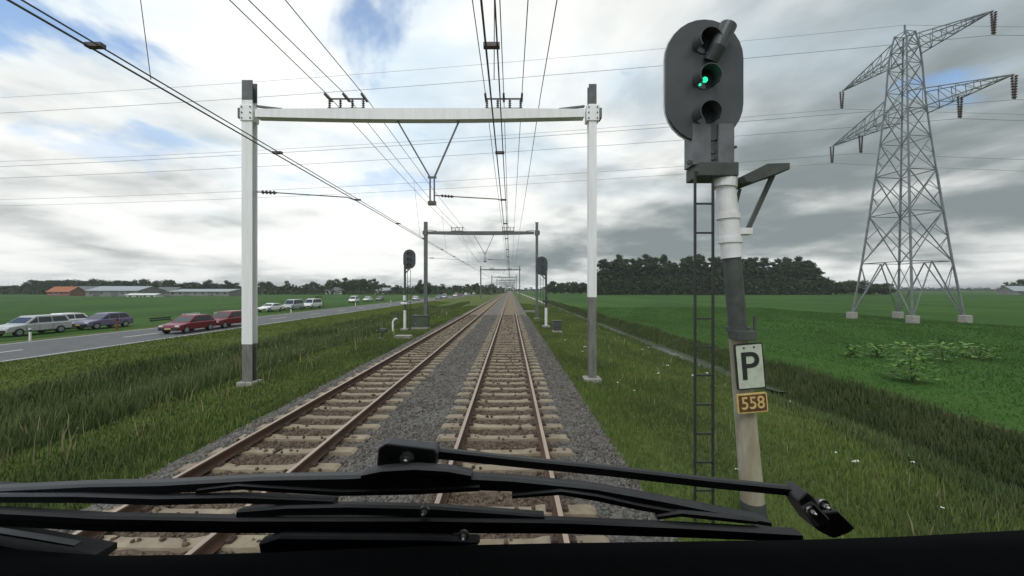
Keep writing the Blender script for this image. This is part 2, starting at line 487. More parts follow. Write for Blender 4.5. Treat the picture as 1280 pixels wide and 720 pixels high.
# far meadow beyond the road carries the same crop
V = [(-2600, -25, -1.135), (-36.4, -25, -1.07), (-36.4, 1900, -1.07), (-60, 1900, -1.135), (-60, -25, -1.135), (-2600, 1900, -1.135)]
o = MB().add(V, [(0, 4, 3, 5), (4, 1, 2, 3)]).build('meadow', 'field')
tag(o, 'flat green meadow beyond the road, reaching the farm buildings', 'meadow', kind='structure')
# road
o = MB().add([(-34.3, -25, -1.03), (-25.7, -25, -1.03), (-25.7, 1800, -1.03), (-34.3, 1800, -1.03)], [(0, 1, 2, 3)]).build('road', 'asphalt')
tag(o, 'grey asphalt road running parallel to the railway', 'road', kind='structure')
y = 2.0
while y < 190:
    d = MB().add([(-29.95, y, -1.024), (-29.75, y, -1.024), (-29.75, y + 3, -1.024), (-29.95, y + 3, -1.024)], [(0, 1, 2, 3)]).build('lane_dash', 'paint', o)
    y += 9.0
for x in (-33.9, -26.1):
    MB().add([(x - .07, -25, -1.024), (x + .07, -25, -1.024), (x + .07, 900, -1.024), (x - .07, 900, -1.024)], [(0, 1, 2, 3)]).build('edge_line', 'paint', o)
# ditch water
xs = []
b = MB()
ys = list(np.arange(14, 60, 1.0)) + list(np.geomspace(60, 700, 20))
prev = None
vv, ff = [], []
for i, y in enumerate(ys):
    wl = 9.02 + 1.0 * max(0, 1 - (y - 14) / 4) + 0.10 * math.sin(y * 0.7) + 0.07 * math.sin(y * 1.9 + 1); wr = 10.52 + 0.09 * math.sin(y * 0.9 + 2)
    vv += [(wl, y, -1.16), (max(wr, wl + .02), y, -1.16)]
    if i: ff.append((2 * i - 2, 2 * i - 1, 2 * i + 1, 2 * i))
o = b.add(vv, ff).build('ditch_water', 'water')
tag(o, 'narrow strip of pale still water in the field ditch', 'water', kind='structure')
# trodden muddy lip along the ditch
b = MB(); vv, ff = [], []
ys = [y for y in ys if 13.5 < y < 200]
for i, y in enumerate(ys):
    wl = 8.72 + 0.16 * math.sin(y * 0.43) + 0.12 * math.sin(y * 1.3); wr = 9.12 + 0.05 * math.sin(y * 1.1)
    vv += [(wl, y, float(ground_z(wl, y)) + .035), ((wl + wr) / 2, y, float(ground_z((wl + wr) / 2, y)) + .04), (wr, y, -1.15)]
    if i: ff += [(3 * i - 3, 3 * i - 2, 3 * i + 1, 3 * i), (3 * i - 2, 3 * i - 1, 3 * i + 2, 3 * i + 1)]
o = b.add(vv, ff).build('muddy_bank', 'mud', smooth=True)
tag(o, 'bare muddy lip along the near side of the ditch', 'bank', kind='structure')

# ------------------------------------------------------------------ ballast bed
TR, TL = -0.16, -3.98       # track centre lines
def ballast_z(x):
    return np.interp(x, [-6.15, -5.7, -5.35, -5.25, -2.7, -2.2, -1.9, 1.1, 1.35, 1.75, 2.25], [-0.46, -0.36, -0.23, -0.215, -0.215, -0.25, -0.22, -0.215, -0.235, -0.33, -0.46])
xs = np.arange(-6.15, 2.26, 0.12)
ys = np.concatenate([np.arange(-4, 30, 0.12), np.geomspace(30.2, 1500, 60)])
X, Y = np.meshgrid(xs, ys)
Z = ballast_z(X) + rng.normal(0, 0.010, X.shape) * (Y < 30)
edge = (np.sin(Y * 1.7) * .5 + np.sin(Y * 0.6 + 1) * .6) * 0.05
X2 = X + np.where((X < -5.6) | (X > 1.6), edge, 0)
nx, ny = len(xs), len(ys)
i = np.arange(nx * ny).reshape(ny, nx)
Fc = np.stack([i[:-1, :-1].ravel(), i[:-1, 1:].ravel(), i[1:, 1:].ravel(), i[1:, :-1].ravel()], 1)
bed = link('ballast_bed', np_mesh('ballast_bed', np.stack([X2.ravel(), Y.ravel(), Z.ravel()], 1), Fc), 'ballast')
tag(bed, 'grey stone ballast bed under both railway tracks', 'ballast', kind='structure')
# loose stones
def stones(n, y0, y1, smin, smax):
    uu = rng.uniform(0, 1, n)
    yy = y0 * (y1 / y0) ** uu
    xx = rng.uniform(-6.1, 2.25, n)
    ph_ = np.abs((yy + 2.4 + .3) % 0.6 - .3)      # distance to the nearest sleeper's middle
    on = (ph_ < .135) & ((np.abs(xx - TR) < 1.27) | (np.abs(xx - TL) < 1.27))
    keep = ~on | (rng.uniform(0, 1, n) < .035)
    xx, yy = xx[keep], yy[keep]; n = len(xx)
    zz = np.where(on[keep] if len(on) != n else on, -0.165, ballast_z(xx)) + rng.uniform(-0.016, 0.006, n)
    s = rng.uniform(smin, smax, n) * (1 + yy / 26)
    base = np.array([[a, b_, c] for a in (-1, 1) for b_ in (-1, 1) for c in (-1, 1)], float)
    V = np.repeat(base[None], n, 0) * rng.uniform(0.35, 1.0, (n, 8, 3))
    V *= (s[:, None] * rng.uniform(0.6, 1.1, (n, 3)))[:, None, :] * 0.62
    a = rng.uniform(0, 6.28, n); e = rng.uniform(-0.8, 0.8, n)
    ca, sa, ce, se = np.cos(a), np.sin(a), np.cos(e), np.sin(e)
    x_, y_, z_ = V[..., 0], V[..., 1], V[..., 2]
    y_, z_ = y_ * ce[:, None] - z_ * se[:, None], y_ * se[:, None] + z_ * ce[:, None]
    x_, y_ = x_ * ca[:, None] - y_ * sa[:, None], x_ * sa[:, None] + y_ * ca[:, None]
    V = np.stack([x_ + xx[:, None], y_ + yy[:, None], z_ + zz[:, None]], -1)
    fq = np.array([(0, 1, 3, 2), (4, 6, 7, 5), (0, 4, 5, 1), (2, 3, 7, 6), (0, 2, 6, 4), (1, 5, 7, 3)])
    Fc = (np.arange(n)[:, None, None] * 8 + fq[None]).reshape(-1, 4)
    return V.reshape(-1, 3), Fc
V, Fc = stones(80000, 3.2, 42, 0.026, 0.055)
o = link('loose_ballast', np_mesh('loose_ballast', V, Fc), 'stone')
tag(o, 'loose grey and brown ballast stones around the sleepers', 'ballast', kind='stuff')

# ------------------------------------------------------------------ tracks
def sleeper_mesh(seed):
    r = random.Random(seed)
    b = MB()
    L = 2.52
    st = [-L / 2, -L / 2 + 0.05, -1.02, -0.95, -0.55, -0.4, 0.4, 0.55, 0.95, 1.02, L / 2 - 0.05, L / 2]
    for k, x in enumerate(st):
        end = abs(x) > 1.24
        mid = abs(x) < 0.5
        w0 = 0.135 if not mid else 0.11
        w1 = 0.105 if not mid else 0.085
        zt = (-0.185 if mid else -0.165) - (0.03 if end else 0) + r.uniform(-.003, .003)
        b.v += [(x, -w0, -0.36), (x, w0, -0.36), (x, w1 + r.uniform(-.006, .006), zt), (x, -w1 + r.uniform(-.006, .006), zt)]
    n = len(st)
    for k in range(n - 1):
        a = 4 * k; c = 4 * k + 4
        b.f += [(a, a + 3, c + 3, c), (a + 3, a + 2, c + 2, c + 3), (a + 2, a + 1, c + 1, c + 2), (a, c, c + 1, a + 1)]
    b.f += [(0, 1, 2, 3), (4 * n - 4, 4 * n - 1, 4 * n - 2, 4 * n - 3)]
    me = b.mesh('sleeper'); me.materials.append(M['sleeper'])
    return me
SLP = [sleeper_mesh(k) for k in range(5)]
RP = [(-.075, -.155), (.075, -.155), (.075, -.146), (.02, -.135), (.010, -.12), (.010, -.055), (.034, -.04), (.036, -.012), (.028, -.003), (-.028, -.003), (-.036, -.012), (-.034, -.04), (-.010, -.055), (-.010, -.12), (-.02, -.135), (-.075, -.146)]
def track(cx, name_label):
    t = empty('railway_track', (cx, 0, 0), label=name_label, cat='railway track', group='two parallel railway tracks')
    for sgn in (-1, 1):
        b = MB()
        b.prism(RP, (1, 0, 0), (0, 0, 1), (sgn * 0.7525, -4, 0), (0, 1504, 0))
        rl = b.build('rail', 'rail', t)
        MB().add([(sgn * .7525 - .030, -4, 0), (sgn * .7525 + .030, -4, 0), (sgn * .7525 + .030, 1500, 0), (sgn * .7525 - .030, 1500, 0)], [(0, 1, 2, 3)]).build('running_surface', 'railtop', rl)
    rr = random.Random(int(cx * 100))
    for k in range(220):
        yy = -2.4 + 0.6 * k + rr.uniform(-.02, .02)
        s = link('sleeper', SLP[rr.randrange(5)], None, t)
        s.location = (rr.uniform(-.02, .02), yy, rr.uniform(-.008, .006))
        s.rotation_euler = (0, 0, rr.uniform(-.012, .012))
    b = MB()
    for k in range(220, 900):
        b.box((0, -2.4 + 0.6 * k, -0.25), (2.52, 0.22, 0.17))
    s = b.build('distant_sleepers', 'sleeper', t)
    s['kind'] = 'stuff'
    b = MB()
    for k in range(0, 70):
        yy = -2.4 + 0.6 * k
        for sgn in (-1, 1):
            for q in (-1, 1):
                b.box((sgn * .7525 + q * .105, yy, -0.140), (0.075, 0.10, 0.035))
                b.tube([(sgn * .7525 + q * .09, yy - .05, -.13), (sgn * .7525 + q * .12, yy, -.105), (sgn * .7525 + q * .09, yy + .05, -.13)], 0.011, 5)
    s = b.build('rail_clips', 'clip', t)
    s['kind'] = 'stuff'
    return t
track(TR, 'railway track on concrete sleepers next to the signal with the P plate')
track(TL, 'railway track on concrete sleepers on the side of the road')

# ------------------------------------------------------------------ grass
def blades(name, n, x0, x1, y0, y1, hmin, hmax, m, wmin=0.010, lean=0.35, label=None, clump=0.0, p=1.0):
    uu = rng.uniform(0, 1, n)
    yy = y0 * (y1 / y0) ** uu
    xx = rng.uniform(x0, x1, n)
    if clump > 0:
        k = np.sin(xx * 2.1 + 1.7 * np.sin(yy * 0.8)) * np.sin(yy * 1.3 + np.sin(xx)) + 0.5 * np.sin(xx * 4.7 + yy * 3.1)
        keep = rng.uniform(0, 1, n) < 1 - clump * (0.5 - 0.5 * np.clip(k * 1.3, -1, 1))
        xx, yy = xx[keep], yy[keep]
    keep = (np.abs(xx) < 1.42 * yy + 1.2) & ~((np.abs(xx + 8.67) < .3) & (np.abs(yy - 12.3) < .3))
    xx, yy = xx[keep], yy[keep]
    n = len(xx)
    D = np.hypot(xx, yy)
    h = (hmin + (hmax - hmin) * rng.uniform(0, 1, n) ** 1.6) * (0.75 + 0.5 * (0.5 + 0.5 * np.sin(xx * 0.9 + 2 * np.sin(yy * .35))))
    w = np.maximum(wmin, 0.0019 * D) * rng.uniform(0.7, 1.3, n)
    a = rng.uniform(0, 6.28, n)
    la = rng.uniform(0, 6.28, n); ln = lean * h * rng.uniform(0.2, 1.0, n)
    z = ground_z(xx, yy) - 0.02
    wx, wy = np.cos(a) * w / 2, np.sin(a) * w / 2
    lx, ly = np.cos(la) * ln, np.sin(la) * ln
    P = np.zeros((n, 5, 3))
    P[:, 0] = np.stack([xx - wx, yy - wy, z], 1)
    P[:, 1] = np.stack([xx + wx, yy + wy, z], 1)
    P[:, 2] = np.stack([xx + wx * .8 + lx * .35, yy + wy * .8 + ly * .35, z + h * .55], 1)
    P[:, 3] = np.stack([xx - wx * .8 + lx * .35, yy - wy * .8 + ly * .35, z + h * .55], 1)
    P[:, 4] = np.stack([xx + lx, yy + ly, z + h * (1 - 0.2 * (ln / h))], 1)
    f = np.array([(0, 1, 2), (0, 2, 3), (3, 2, 4)])
    Fc = (np.arange(n)[:, None, None] * 5 + f[None]).reshape(-1, 3)
    o = link(name, np_mesh(name, P.reshape(-1, 3), Fc), m)
    tag(o, label, 'grass', kind='stuff')
    return o
blades('verge_grass', 120000, -10.2, -5.95, 3.0, 70, 0.05, 0.19, 'blade_short', label='short bright grass along the ballast on the road side', clump=0.22)
blades('tall_grass', 110000, -19.5, -9.6, 6.0, 90, 0.22, 0.62, 'blade_tall', label='tall rank grass in the dip between railway and road', clump=0.5)
blades('roadside_grass', 44000, -25.6, -19.0, 12, 120, 0.06, 0.18, 'blade_mown', label='mown yellow green grass strip beside the road')
blades('embankment_grass', 170000, 2.0, 8.9, 2.6, 80, 0.05, 0.19, 'blade_short', label='grass on the embankment between track and ditch', clump=0.22)
blades('ditch_reeds', 46000, 10.2, 11.6, 5.0, 120, 0.14, 0.42, 'blade_dark', label='dark rough grass on the far bank of the ditch', clump=0.5)
blades('ditch_edge_grass', 20000, 8.2, 9.25, 4.5, 90, 0.10, 0.34, 'blade_tall', label='ragged grass hanging over the near edge of the ditch', clump=0.5)
blades('dry_bank_grass', 5000, 8.3, 9.0, 4.0, 60, 0.06, 0.20, 'dry', wmin=0.006, label='bleached dry grass along the near lip of the ditch', clump=0.7)
blades('ditch_bottom_grass', 16000, 9.0, 10.6, 4.0, 18, 0.10, 0.32, 'blade_dark', label='dark grass choking the ditch next to the signal')

blades('ballast_weeds', 2600, -6.25, -5.55, 3, 60, 0.04, 0.14, 'blade_short', label='thin weeds creeping into the ballast edge on the road side', clump=1.2)
blades('ballast_edge_weeds', 2600, 1.65, 2.35, 3, 60, 0.04, 0.14, 'blade_short', label='thin weeds creeping into the ballast edge on the field side', clump=1.2)
blades('crop_grass', 96000, 11.5, 46, 7.0, 70, 0.05, 0.13, 'blade_field', label='short even crop grass on the field beyond the ditch')
blades('dry_stems', 2200, -19, -7.5, 5.0, 60, 0.3, 0.75, 'dry', wmin=0.005, label='pale dry grass stems among the tall grass', clump=0.8)
blades('pale_stems', 900, 3.0, 8.8, 4.0, 40, 0.2, 0.45, 'dry', wmin=0.005, label='pale dry stems on the embankment by the ditch', clump=0.8)
def flowers(name, n, x0, x1, y0, y1, h0, h1, label):
    b = MB()
    for _ in range(n):
        y = y0 * (y1 / y0) ** random.random(); x = random.uniform(x0, x1)
        z = float(ground_z(x, y)) + random.uniform(h0, h1)
        r = max(0.02, 0.0022 * y) * random.uniform(.7, 1.3)
        c = Vector((x, y, z))
        for k in range(4):
            a = random.uniform(0, 6.28)
            q = c + Vector((math.cos(a) * r, math.sin(a) * r, random.uniform(-.3, .3) * r))
            b.add([q + Vector((-r * .7, 0, -.3 * r)), q + Vector((0, -r * .7, 0)), q + Vector((r * .7, 0, .3 * r)), q + Vector((0, r * .7, .2 * r))], [(0, 1, 2, 3)])
    o = b.build(name, 'flower')
    tag(o, label, 'flowers', kind='stuff')
flowers('white_wildflowers', 80, -18, -6.6, 6, 45, 0.3, 0.75, 'small white wildflowers scattered in the tall grass')
flowers('embankment_wildflowers', 22, 3.0, 8.6, 5, 26, 0.15, 0.3, 'small white wildflowers on the embankment')

# ------------------------------------------------------------------ overhead line portals
def Hsec(w, t=0.03, d=None):
    d = d or w
    a, c = w / 2, d / 2
    return [(-a, -c), (a, -c), (a, -c + t), (t / 2, -c + t), (t / 2, c - t), (a, c - t), (a, c), (-a, c), (-a, c - t), (-t / 2, c - t), (-t / 2, -c + t), (-a, -c + t)]
XL, XR = -8.67, 2.71
CWL, CWR = -5.15, -0.30         # contact wires at the supports
CWZ = 5.62
MZ = 9.00                       # messenger height at the supports
def insulator(b, p, q, r=0.05, n=5):
    p, q = Vector(p), Vector(q)
    pts, rad = [], []
    for k in range(n * 3 + 1):
        t = k / (n * 3)
        pts.append(p.lerp(q, t)); rad.append(r if k % 3 == 1 else r * .45)
    b.tube(pts, rad, 8)
def portal(D, ttop, trt, white, detail, label, group=None):
    t = empty('overhead_line_portal', (0, D, 0), label=label, cat='portal', group=group)
    body = 'white_steel' if white else 'galv_dark'
    zb = 8.46
    for x, zt, zg in ((XL, ttop, -0.52), (XR, trt, -0.40)):
        sec = Hsec(0.35 if x < 0 else 0.26, 0.035, 0.26)
        zc, zf = (zt - 0.66, 0.85 if x < 0 else 2.40) if white else (zt - 0.01, zg)
        m = MB()
        # flanges face along the track
        m.prism(sec, (1, 0, 0), (0, 1, 0), (x, 0, zf), (0, 0, zc - zf))
        mo = m.build('mast', body, t)
        if white:
            MB().prism(sec, (.98, 0, 0), (0, .98, 0), (x, 0, zc), (0, 0, zt - zc)).build('mast_top', 'galv_dark', mo)
            MB().prism(sec, (.95, 0, 0), (0, .95, 0), (x, 0, zg), (0, 0, zf - zg)).build('mast_foot', 'mast_foot', mo)
        else:
            m2 = MB().box((x, 0, zt + .012), (0.38, 0.30, 0.02)).build('mast_cap', 'galv_dark', mo)
        MB().box((x, 0, zg + .02), (0.56, 0.50, 0.24)).build('foundation', 'concrete', t, bevel=.02)
        # clamp of the beam on the mast
        m = MB()
        m.box((x, 0, zb), (0.42, 0.34, 0.52))
        m.build('beam_clamp', body, t, bevel=.012)
        if detail > 1:
            for qx in (-.14, .14):
                for qz in (-.18, 0, .18):
                    bb = MB(); bb.tube([(x + qx, -.168, zb + qz), (x + qx, -.20, zb + qz)], .024, 6); bb.build('bolt', 'galv_dark', t)
        sg = -1 if x < 0 else 1
        MB().box((x + sg * .25, 0, zb), (0.10, 0.30, 0.34)).build('clamp_plate', 'galv_dark', t, bevel=.01)
    # beam, a little deeper in the middle
    n = 12
    b = MB()
    for k in range(n + 1):
        x = XL + .28 + (XR - XL - .56) * k / n
        s = 0.13 + 0.055 * math.sin(math.pi * k / n)
        cz = zb - 0.03 * math.sin(math.pi * k / n)
        b.v += [(x, -.15, cz - s), (x, .15, cz - s), (x, .15, cz + s), (x, -.15, cz + s)]
    for k in range(n):
        a, c = 4 * k, 4 * k + 4
        for q in range(4):
            b.f.append((a + q, a + (q + 1) % 4, c + (q + 1) % 4, c + q))
    b.f += [(0, 1, 2, 3), (4 * n, 4 * n + 3, 4 * n + 2, 4 * n + 1)]
    bo = b.build('beam', body, t)
    b = MB()
    for x, sg in ((XL, 1), (XR, -1)):
        b.bar((x + sg * .25, 0, zb + .28), (x + sg * 1.1, 0, zb + .18), 0.10, 0.05)
    b.build('beam_splice', 'galv_dark', bo)
    # insulator frames on top of the beam
    for c in (-5.45, -0.22):
        b = MB()
        b.bar((c - .62, 0, zb + .20), (c + .62, 0, zb + .20), .06, .05)
        if detail > 1:
            for q in (-.56, -.2, .2, .56):
                insulator(b, (c + q, 0, zb + .22), (c + q, 0, zb + .50), 0.055, 4)
            b.bar((c - .60, 0, zb + .53), (c + .60, 0, zb + .53), .04, .04)
            for q in (-.6, .0, .6):
                b.bar((c + q, -.25, zb + .57), (c + q, .25, zb + .57), .07, .06)
        else:
            for q in (-.56, -.2, .2, .56):
                b.bar((c + q, 0, zb + .15), (c + q, 0, zb + .55), .09)
            b.bar((c - .60, 0, zb + .53), (c + .60, 0, zb + .53), .04, .04)
        b.build('insulator_frame', 'insul', t)
    # hanging V with steady arm for the field-side track
    ax = -2.60
    b = MB()
    b.bar((-3.80, 0, zb - .12), (ax - .08, 0, 6.40), .05); b.bar((-1.67, 0, zb - .12), (ax + .08, 0, 6.40), .05)
    b.bar((ax - .14, 0, 6.38), (ax + .14, 0, 6.38), .06)
    b.bar((ax - .07, 0, 6.38), (ax - .07, 0, 5.50), .045); b.bar((ax + .07, 0, 6.38), (ax + .07, 0, 5.50), .045)
    b.build('hanger', 'galv_dark', t)
    b = MB()
    b.tube([(ax + .07, 0, 5.78), (ax + .35, 0, 5.77)], .02, 6)
    insulator(b, (ax + .30, 0, 5.77), (ax + .72, 0, 5.74), .06, 4)
    b.tube([(ax + .72, 0, 5.74), (CWR - .15, 0, 5.66), (CWR, 0, CWZ)], .018, 6)
    b.box((ax, 0, 5.52), (.26, .16, .12))
    b.build('steady_arm', 'insul', t)
    b = MB()
    b.tube([(XL + .2, 0, 5.90), (XL + .42, 0, 5.89)], .02, 6)
    insulator(b, (XL + .40, 0, 5.89), (XL + .90, 0, 5.87), .07, 4)
    b.tube([(XL + .9, 0, 5.87), (CWL - .3, 0, 5.72), (CWL, 0, CWZ)], .018, 6)
    b.build('steady_arm', 'insul', t)
    return t
portal(12.5, 9.55, 9.42, True, 2, 'white overhead line portal with dark mast tips, spanning both tracks by the 558 post')
portal(38.5, 9.55, 9.50, False, 2, 'dark grey overhead line portal standing beside the two smaller signals')
PD = [12.5, 38.5]
D = 110.0
while D < 900:
    PD.append(D)
    portal(D, 9.5, 9.5, False, 1, 'distant grey overhead line portal far down the straight tracks', 'distant portals down the line')
    D += 66.0

# ------------------------------------------------------------------ wires of the overhead line
SUP = [-45.0] + PD
def span_pts(x, zs, sag, n=10, xoff=0.0):
    pts = []
    for a, b2 in zip(SUP[:-1], SUP[1:]):
        L = b2 - a
        sg = sag * min(1, (L / 66.0) ** 2)
        nn = n if a < 120 else 6
        for k in range(nn):
            t = k / nn
            pts.append((x, a + L * t, zs - sg * 4 * t * (1 - t)))
    pts.append((x, SUP[-1], zs))
    return pts
def wire(name, x, z, sag, r, label, droppers=None, group=None):
    t = empty(name, (0, 0, 0), label=label, cat='overhead wire', group=group)
    pts = span_pts(x, z, sag)
    near = [p for p in pts if p[1] <= 120]; far = [p for p in pts if p[1] >= 110]
    MB().tube(near, r, 6).build('wire', 'wire', t)
    MB().tube(far, r * 1.6, 4).build('far_wire', 'wire', t)
    return t
for tr_name, cw, mx_ in (('the road-side track', CWL, -5.45), ('the field-side track', CWR, -0.22)):
    t = wire('contact_wire', cw, CWZ, 0.0, 0.013, 'taut lower contact wires hanging above ' + tr_name)
    MB().tube([(cw + .14, y, CWZ) for y in np.linspace(-45, 120, 20)], 0.010, 6).build('second_wire', 'wire', t)
    # clips that hold the two contact wires together
    for y in (4.6, 8.2, 12.5, 17, 22, 28, 34, 40):
        MB().box((cw + .07, y, CWZ + .015), (.20, .07, .05)).build('wire_clip', 'insul', t)
    for side, q in (('outer', -.6), ('middle', 0.0), ('inner', .6)):
        sag = 1.9 if side == 'middle' else 1.0
        t = wire('messenger_wire', mx_ + q, MZ + .10, sag, 0.012, '%s sagging carrier wire resting on the portal insulators above %s' % (side, tr_name))
        if side == 'middle':
            for a, b2 in list(zip(SUP[:-1], SUP[1:]))[:3]:
                L = b2 - a; sg = sag * min(1, (L / 66.0) ** 2)
                n = max(3, int(L / 7))
                for k in range(1, n):
                    s = k / n; y = a + L * s
                    if y < 3: continue
                    MB().tube([(mx_, y, MZ + .1 - sg * 4 * s * (1 - s)), (cw + .07, y, CWZ)], .007, 4).build('dropper', 'wire', t)
t = wire('feeder_wire', 1.00, 9.10, 1.1, .013, 'single thin feeder wire strung between the contact wire and the field-side masts')

# ------------------------------------------------------------------ signals
def stadium(w, h, n=14):
    r = w / 2
    P = []
    for k in range(n + 1):
        a = math.pi * k / n
        P.append((r * math.cos(a), h / 2 - r + r * math.sin(a)))
    for k in range(n + 1):
        a = math.pi + math.pi * k / n
        P.append((r * math.cos(a), -h / 2 + r + r * math.sin(a)))
    return P
def disc(b, c, r, y0, y1, n=20):
    b.prism([(r * math.cos(2 * math.pi * k / n), r * math.sin(2 * math.pi * k / n)) for k in range(n)], (1, 0, 0), (0, 0, 1), (c[0], y0, c[1]), (0, y1 - y0, 0))
def hood(b, c, r, y0, L, n=14, drop=0.06):
    """open-bottom visor tube towards the train"""
    v, f = [], []
    for j, (rr_) in enumerate((r, r - .012)):
        for yy, sc in ((y0, 1.0), (y0 - L, 0.96)):
            for k in range(n + 1):
                a = math.pi * (-0.22 + 1.44 * k / n)
                v.append((c[0] + rr_ * sc * math.cos(a), yy, c[1] + rr_ * sc * math.sin(a) - (drop if yy < y0 else 0)))
    m = n + 1
    for k in range(n):
        f.append((k, k + 1, m + k + 1, m + k))
        f.append((2 * m + k, 3 * m + k, 3 * m + k + 1, 2 * m + k + 1))
        f.append((m + k, m + k + 1, 3 * m + k + 1, 3 * m + k))
    b.add(v, f)
def signal_head(t, cx, cz, w, h, lit=None, white_rim=True, zoff=0.0):
    b = MB(); b.prism(stadium(w, h), (1, 0, 0), (0, 0, 1), (cx, -.02, cz), (0, .05, 0))
    bo = b.build('backing_board', 'sig_black', t, bevel=.004)
    if white_rim:
        st1, st2 = stadium(w + .02, h + .02), stadium(w - .008, h - .008)
        n = len(st1); v, f = [], []
        for yy in (.032, .046):
            v += [(cx + p[0], yy, cz + p[1]) for p in st1] + [(cx + p[0], yy, cz + p[1]) for p in st2]
        for k in range(n):
            k2 = (k + 1) % n
            f += [(k, k2, n + k2, n + k), (2 * n + k, 3 * n + k, 3 * n + k2, 2 * n + k2), (k, 2 * n + k, 2 * n + k2, k2)]
        MB().add(v, f).build('rim', 'sig_white', bo)
    # rear housing
    b = MB(); b.prism(stadium(w * .55, h * .8), (1, 0, 0), (0, 0, 1), (cx, .05, cz), (0, .28, 0)); b.build('lamp_housing', 'sig_grey', t, bevel=.02)
    for k, dzz in enumerate((.46, 0, -.46)):
        c = (cx - .02, cz + dzz * h / 1.6)
        b = MB(); disc(b, c, .118 * w, -.035, -.018)
        ho = b.build('lens', 'lens_green' if lit == k else 'lens_dark', t)
        b = MB(); hood(b, c, .145 * w, -.022, .20 * w, drop=.03); b.build('hood', 'sig_black', t)
SD = 4.9
sgx = lambda p: (p - 638) * SD / F
sgz = lambda p: CH - (p - 362) * SD / F
t = empty('railway_signal', (sgx(946), SD, -0.62), label='tall oval railway signal with green light on white and cream post with P plate', cat='signal')
ox, oz = sgx(946), -0.62
def loc(x, z): return x - ox, z - oz
cx, cz = loc(sgx(880), sgz(101.5))
signal_head(t, cx, cz, 1.01, 1.59)
# lit green aspect sits low in the middle hood
b = MB(); disc(b, loc(sgx(879), sgz(102)), .036, -.050, -.036); b.build('green_light', 'lens_green', t)
b = MB(); disc(b, loc(sgx(873), sgz(108)), .016, -.048, -.036); b.build('green_light', 'lens_green', t)
# sighting lamp tube on the upper right
b = MB()
p0 = loc(sgx(902), sgz(42)); p1 = loc(sgx(886), sgz(78))
b.tube([(p1[0], -.04, p1[1]), (p1[0] + .05, -.12, p1[1] + .12), (p0[0], -.15, p0[1])], [.09, .10, .105], 16)
b.build('sighting_tube', 'sig_black', t, smooth=False)
# neck and platform
def sbox(b, x0, x1, y0_, y1_, d0, d1):
    a = loc(sgx(x0), sgz(y1_)); c = loc(sgx(x1), sgz(y0_))
    b.box(((a[0] + c[0]) / 2, (d0 + d1) / 2, (a[1] + c[1]) / 2), (c[0] - a[0], d1 - d0, c[1] - a[1]))
b = MB()
sbox(b, 864, 887, 156, 207, -.04, .20); sbox(b, 896, 916, 156, 207, -.04, .20)
sbox(b, 885, 897, 186, 190, .05, .09); sbox(b, 885, 897, 195, 198, .05, .09); sbox(b, 885, 897, 165, 174, .04, .10)
nk = b.build('neck', 'sig_grey', t, bevel=.006)
b = MB(); sbox(b, 868, 917, 206, 223, -.12, .24); b.build('platform', 'sig_dark', t, bevel=.01)
b = MB()
a = loc(sgx(868), sgz(203)); b.tube([(a[0] + .02, .05, a[1]), (a[0] - .09, .0, a[1])], .016, 8)
b.box((a[0] - .07, .0, a[1]), (.03, .05, .05))
a = loc(sgx(916), sgz(185)); b.tube([(a[0] - .05, .05, a[1] - .02), (a[0] + .05, .0, a[1] + .02)], .02, 8)
b.build('lug', 'sig_dark', t)
# leaning post in painted bands
def pp(yp):
    f = (yp - 222) / (655 - 222)
    q = loc(sgx(909 + f * 37), sgz(yp)); return (q[0], .05, q[1])
for y0_, y1_, r0, r1, mm, nm in ((219, 322, .118, .126, 'sig_white', 'post'), (322, 418, .108, .112, 'sig_dark', 'post'), (418, 628, .116, .138, 'sig_cream', 'post'), (628, 664, .150, .158, 'sig_dark', 'post')):
    a, c = Vector(pp(y0_)), Vector(pp(y1_))
    MB().tube([a, a.lerp(c, .5), c], [r0, (r0 + r1) / 2, r1], 20).build(nm, mm, t, smooth=False)
b = MB(); c = pp(224); b.tube([(c[0] - .01, .05, c[2] - .10), (c[0], .05, c[2] + .02)], [.15, .16], 16); b.build('collar', 'sig_white', t)
for yp in (270, 412, 300):
    c = pp(yp); b = MB(); b.tube([(c[0], .05, c[2] - .035), (c[0], .05, c[2] + .035)], .142, 18); b.build('clamp_band', 'sig_white' if yp < 320 else 'sig_dark', t)
b = MB(); c = pp(418); b.box((c[0] - .01, -.05, c[2]), (.24, .22, .12)); b.box((c[0] + .12, -.10, c[2] + .10), (.03, .03, .30)); b.build('plate_bracket', 'sig_dark', t, bevel=.006)
